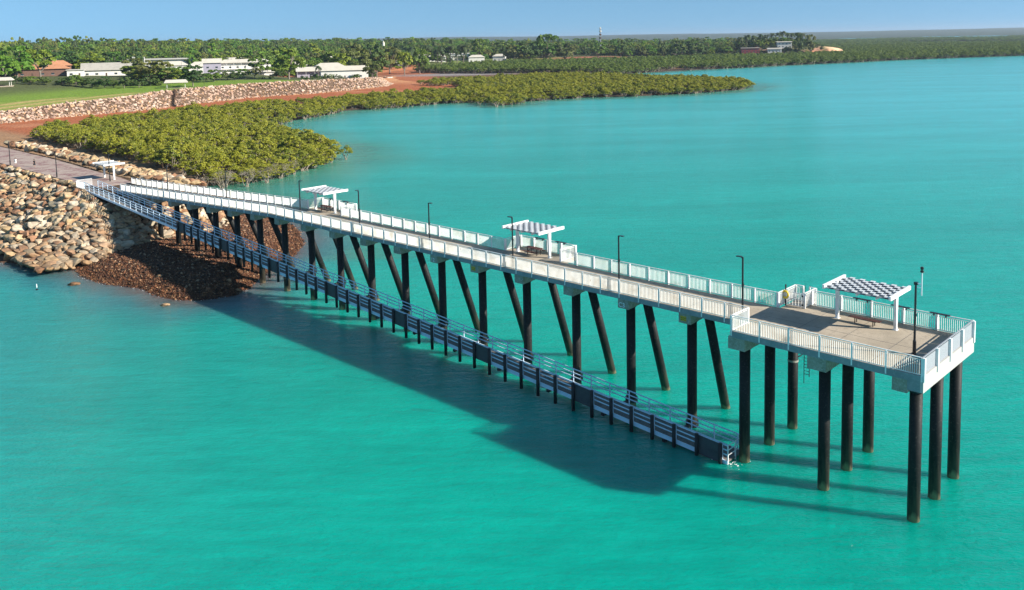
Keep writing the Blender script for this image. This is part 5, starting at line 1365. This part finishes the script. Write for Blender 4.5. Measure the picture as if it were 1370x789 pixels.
person(-186.0, 1.3, 8.97, rad(60), M['cloth_white'], M['cloth_white'], 'person in white walking beside the lamp post on the promenade')
person(-179.5, 3.2, 8.97, rad(-70), M['cloth_dark'], M['cloth_dark'], 'person in black walking on the promenade', .2, True)
# two figures standing on the landing ramp, and a group on the far sand
t = jthing('channel_float', 'small white float with a dark base on the water off the rubble beach', 'float', -104, -21.1, 0)
q = MB(); q.lathe((0, 0, -.2), [(.1, 0), (.18, .12), (.18, .3), (.06, .38)], 10); q.build('base', M['blackmetal'], t)
q = MB(); q.lathe((-.0, 0, .3), [(.05, 0), (.07, .1), (.07, .45), (.03, .6)], 8); q.build('topmark', M['white'], t)
for i, (x, y, m_, lb) in enumerate(((-119.2, 850, M['cloth_white'], 'white dinghy pulled up on the far red sand'), (-124, 852, M['glass'], 'dark dinghy pulled up beside the white one on the far red sand'))):
    t = thing('dinghy', lb, 'boat', (x, y, gz_(x, y)), rad(20 + 50 * i))
    q = MB(); q.add([(-2.2, -.8, 0), (-2.2, .8, 0), (1.2, .8, 0), (1.2, -.8, 0), (2.6, 0, .3), (-2.3, -1, .8), (-2.3, 1, .8), (1.2, 1, .8), (1.2, -1, .8), (3.0, 0, 1.0)],
                    [(0, 1, 2, 3), (3, 2, 4), (0, 5, 6, 1), (1, 6, 7, 2), (0, 3, 8, 5), (2, 7, 9, 4), (3, 4, 9, 8)]); q.build('hull', m_, t)
    q = MB(); q.box(-.2, .1, -.95, .95, .6, .66); q.build('thwart', M['wood'], t)
# poles on the lawn and by the far green
for i, (x, y, h_) in enumerate(((-277, 552, 6), (-254, 549, 6), (-196, 560, 6), (-262, 700, 11), (-14, 1230, 14), (14, 1230, 15))):
    t = thing('street_light', 'thin dark street light on the lawn below the houses' if i < 3 else 'tall thin pole among the distant trees', 'pole', (x, y, gz_(x, y)), 0, 'street lights on the lawn' if i < 3 else 'distant poles')
    q = MB(); q.tube((0, 0, -.3), (0, 0, h_), .12, .08, 6); q.build('pole', M['blackmetal'], t); q = MB(); q.bar((0, 0, h_), (1.2, 0, h_ + .15), .1, .1); q.build('arm', M['blackmetal'], t)

# ------------------------------------------------------------------ the air
def haze(dens):
    v = MB(); v.box(-18500, 19500, -60, 20500, -5, 118)
    m = bpy.data.materials.new('haze_air'); m.use_nodes = True; nt = m.node_tree
    nt.nodes.remove(nt.nodes['Principled BSDF']); p = nt.nodes.new('ShaderNodeVolumePrincipled')
    p.inputs['Color'].default_value = (.62, .76, .92, 1); p.inputs['Density'].default_value = dens; p.inputs['Anisotropy'].default_value = .2
    nt.links.new(p.outputs[0], nt.nodes['Material Output'].inputs['Volume'])
    o = v.build('haze', m); o['kind'] = 'stuff'
    return o
haze(.000055)
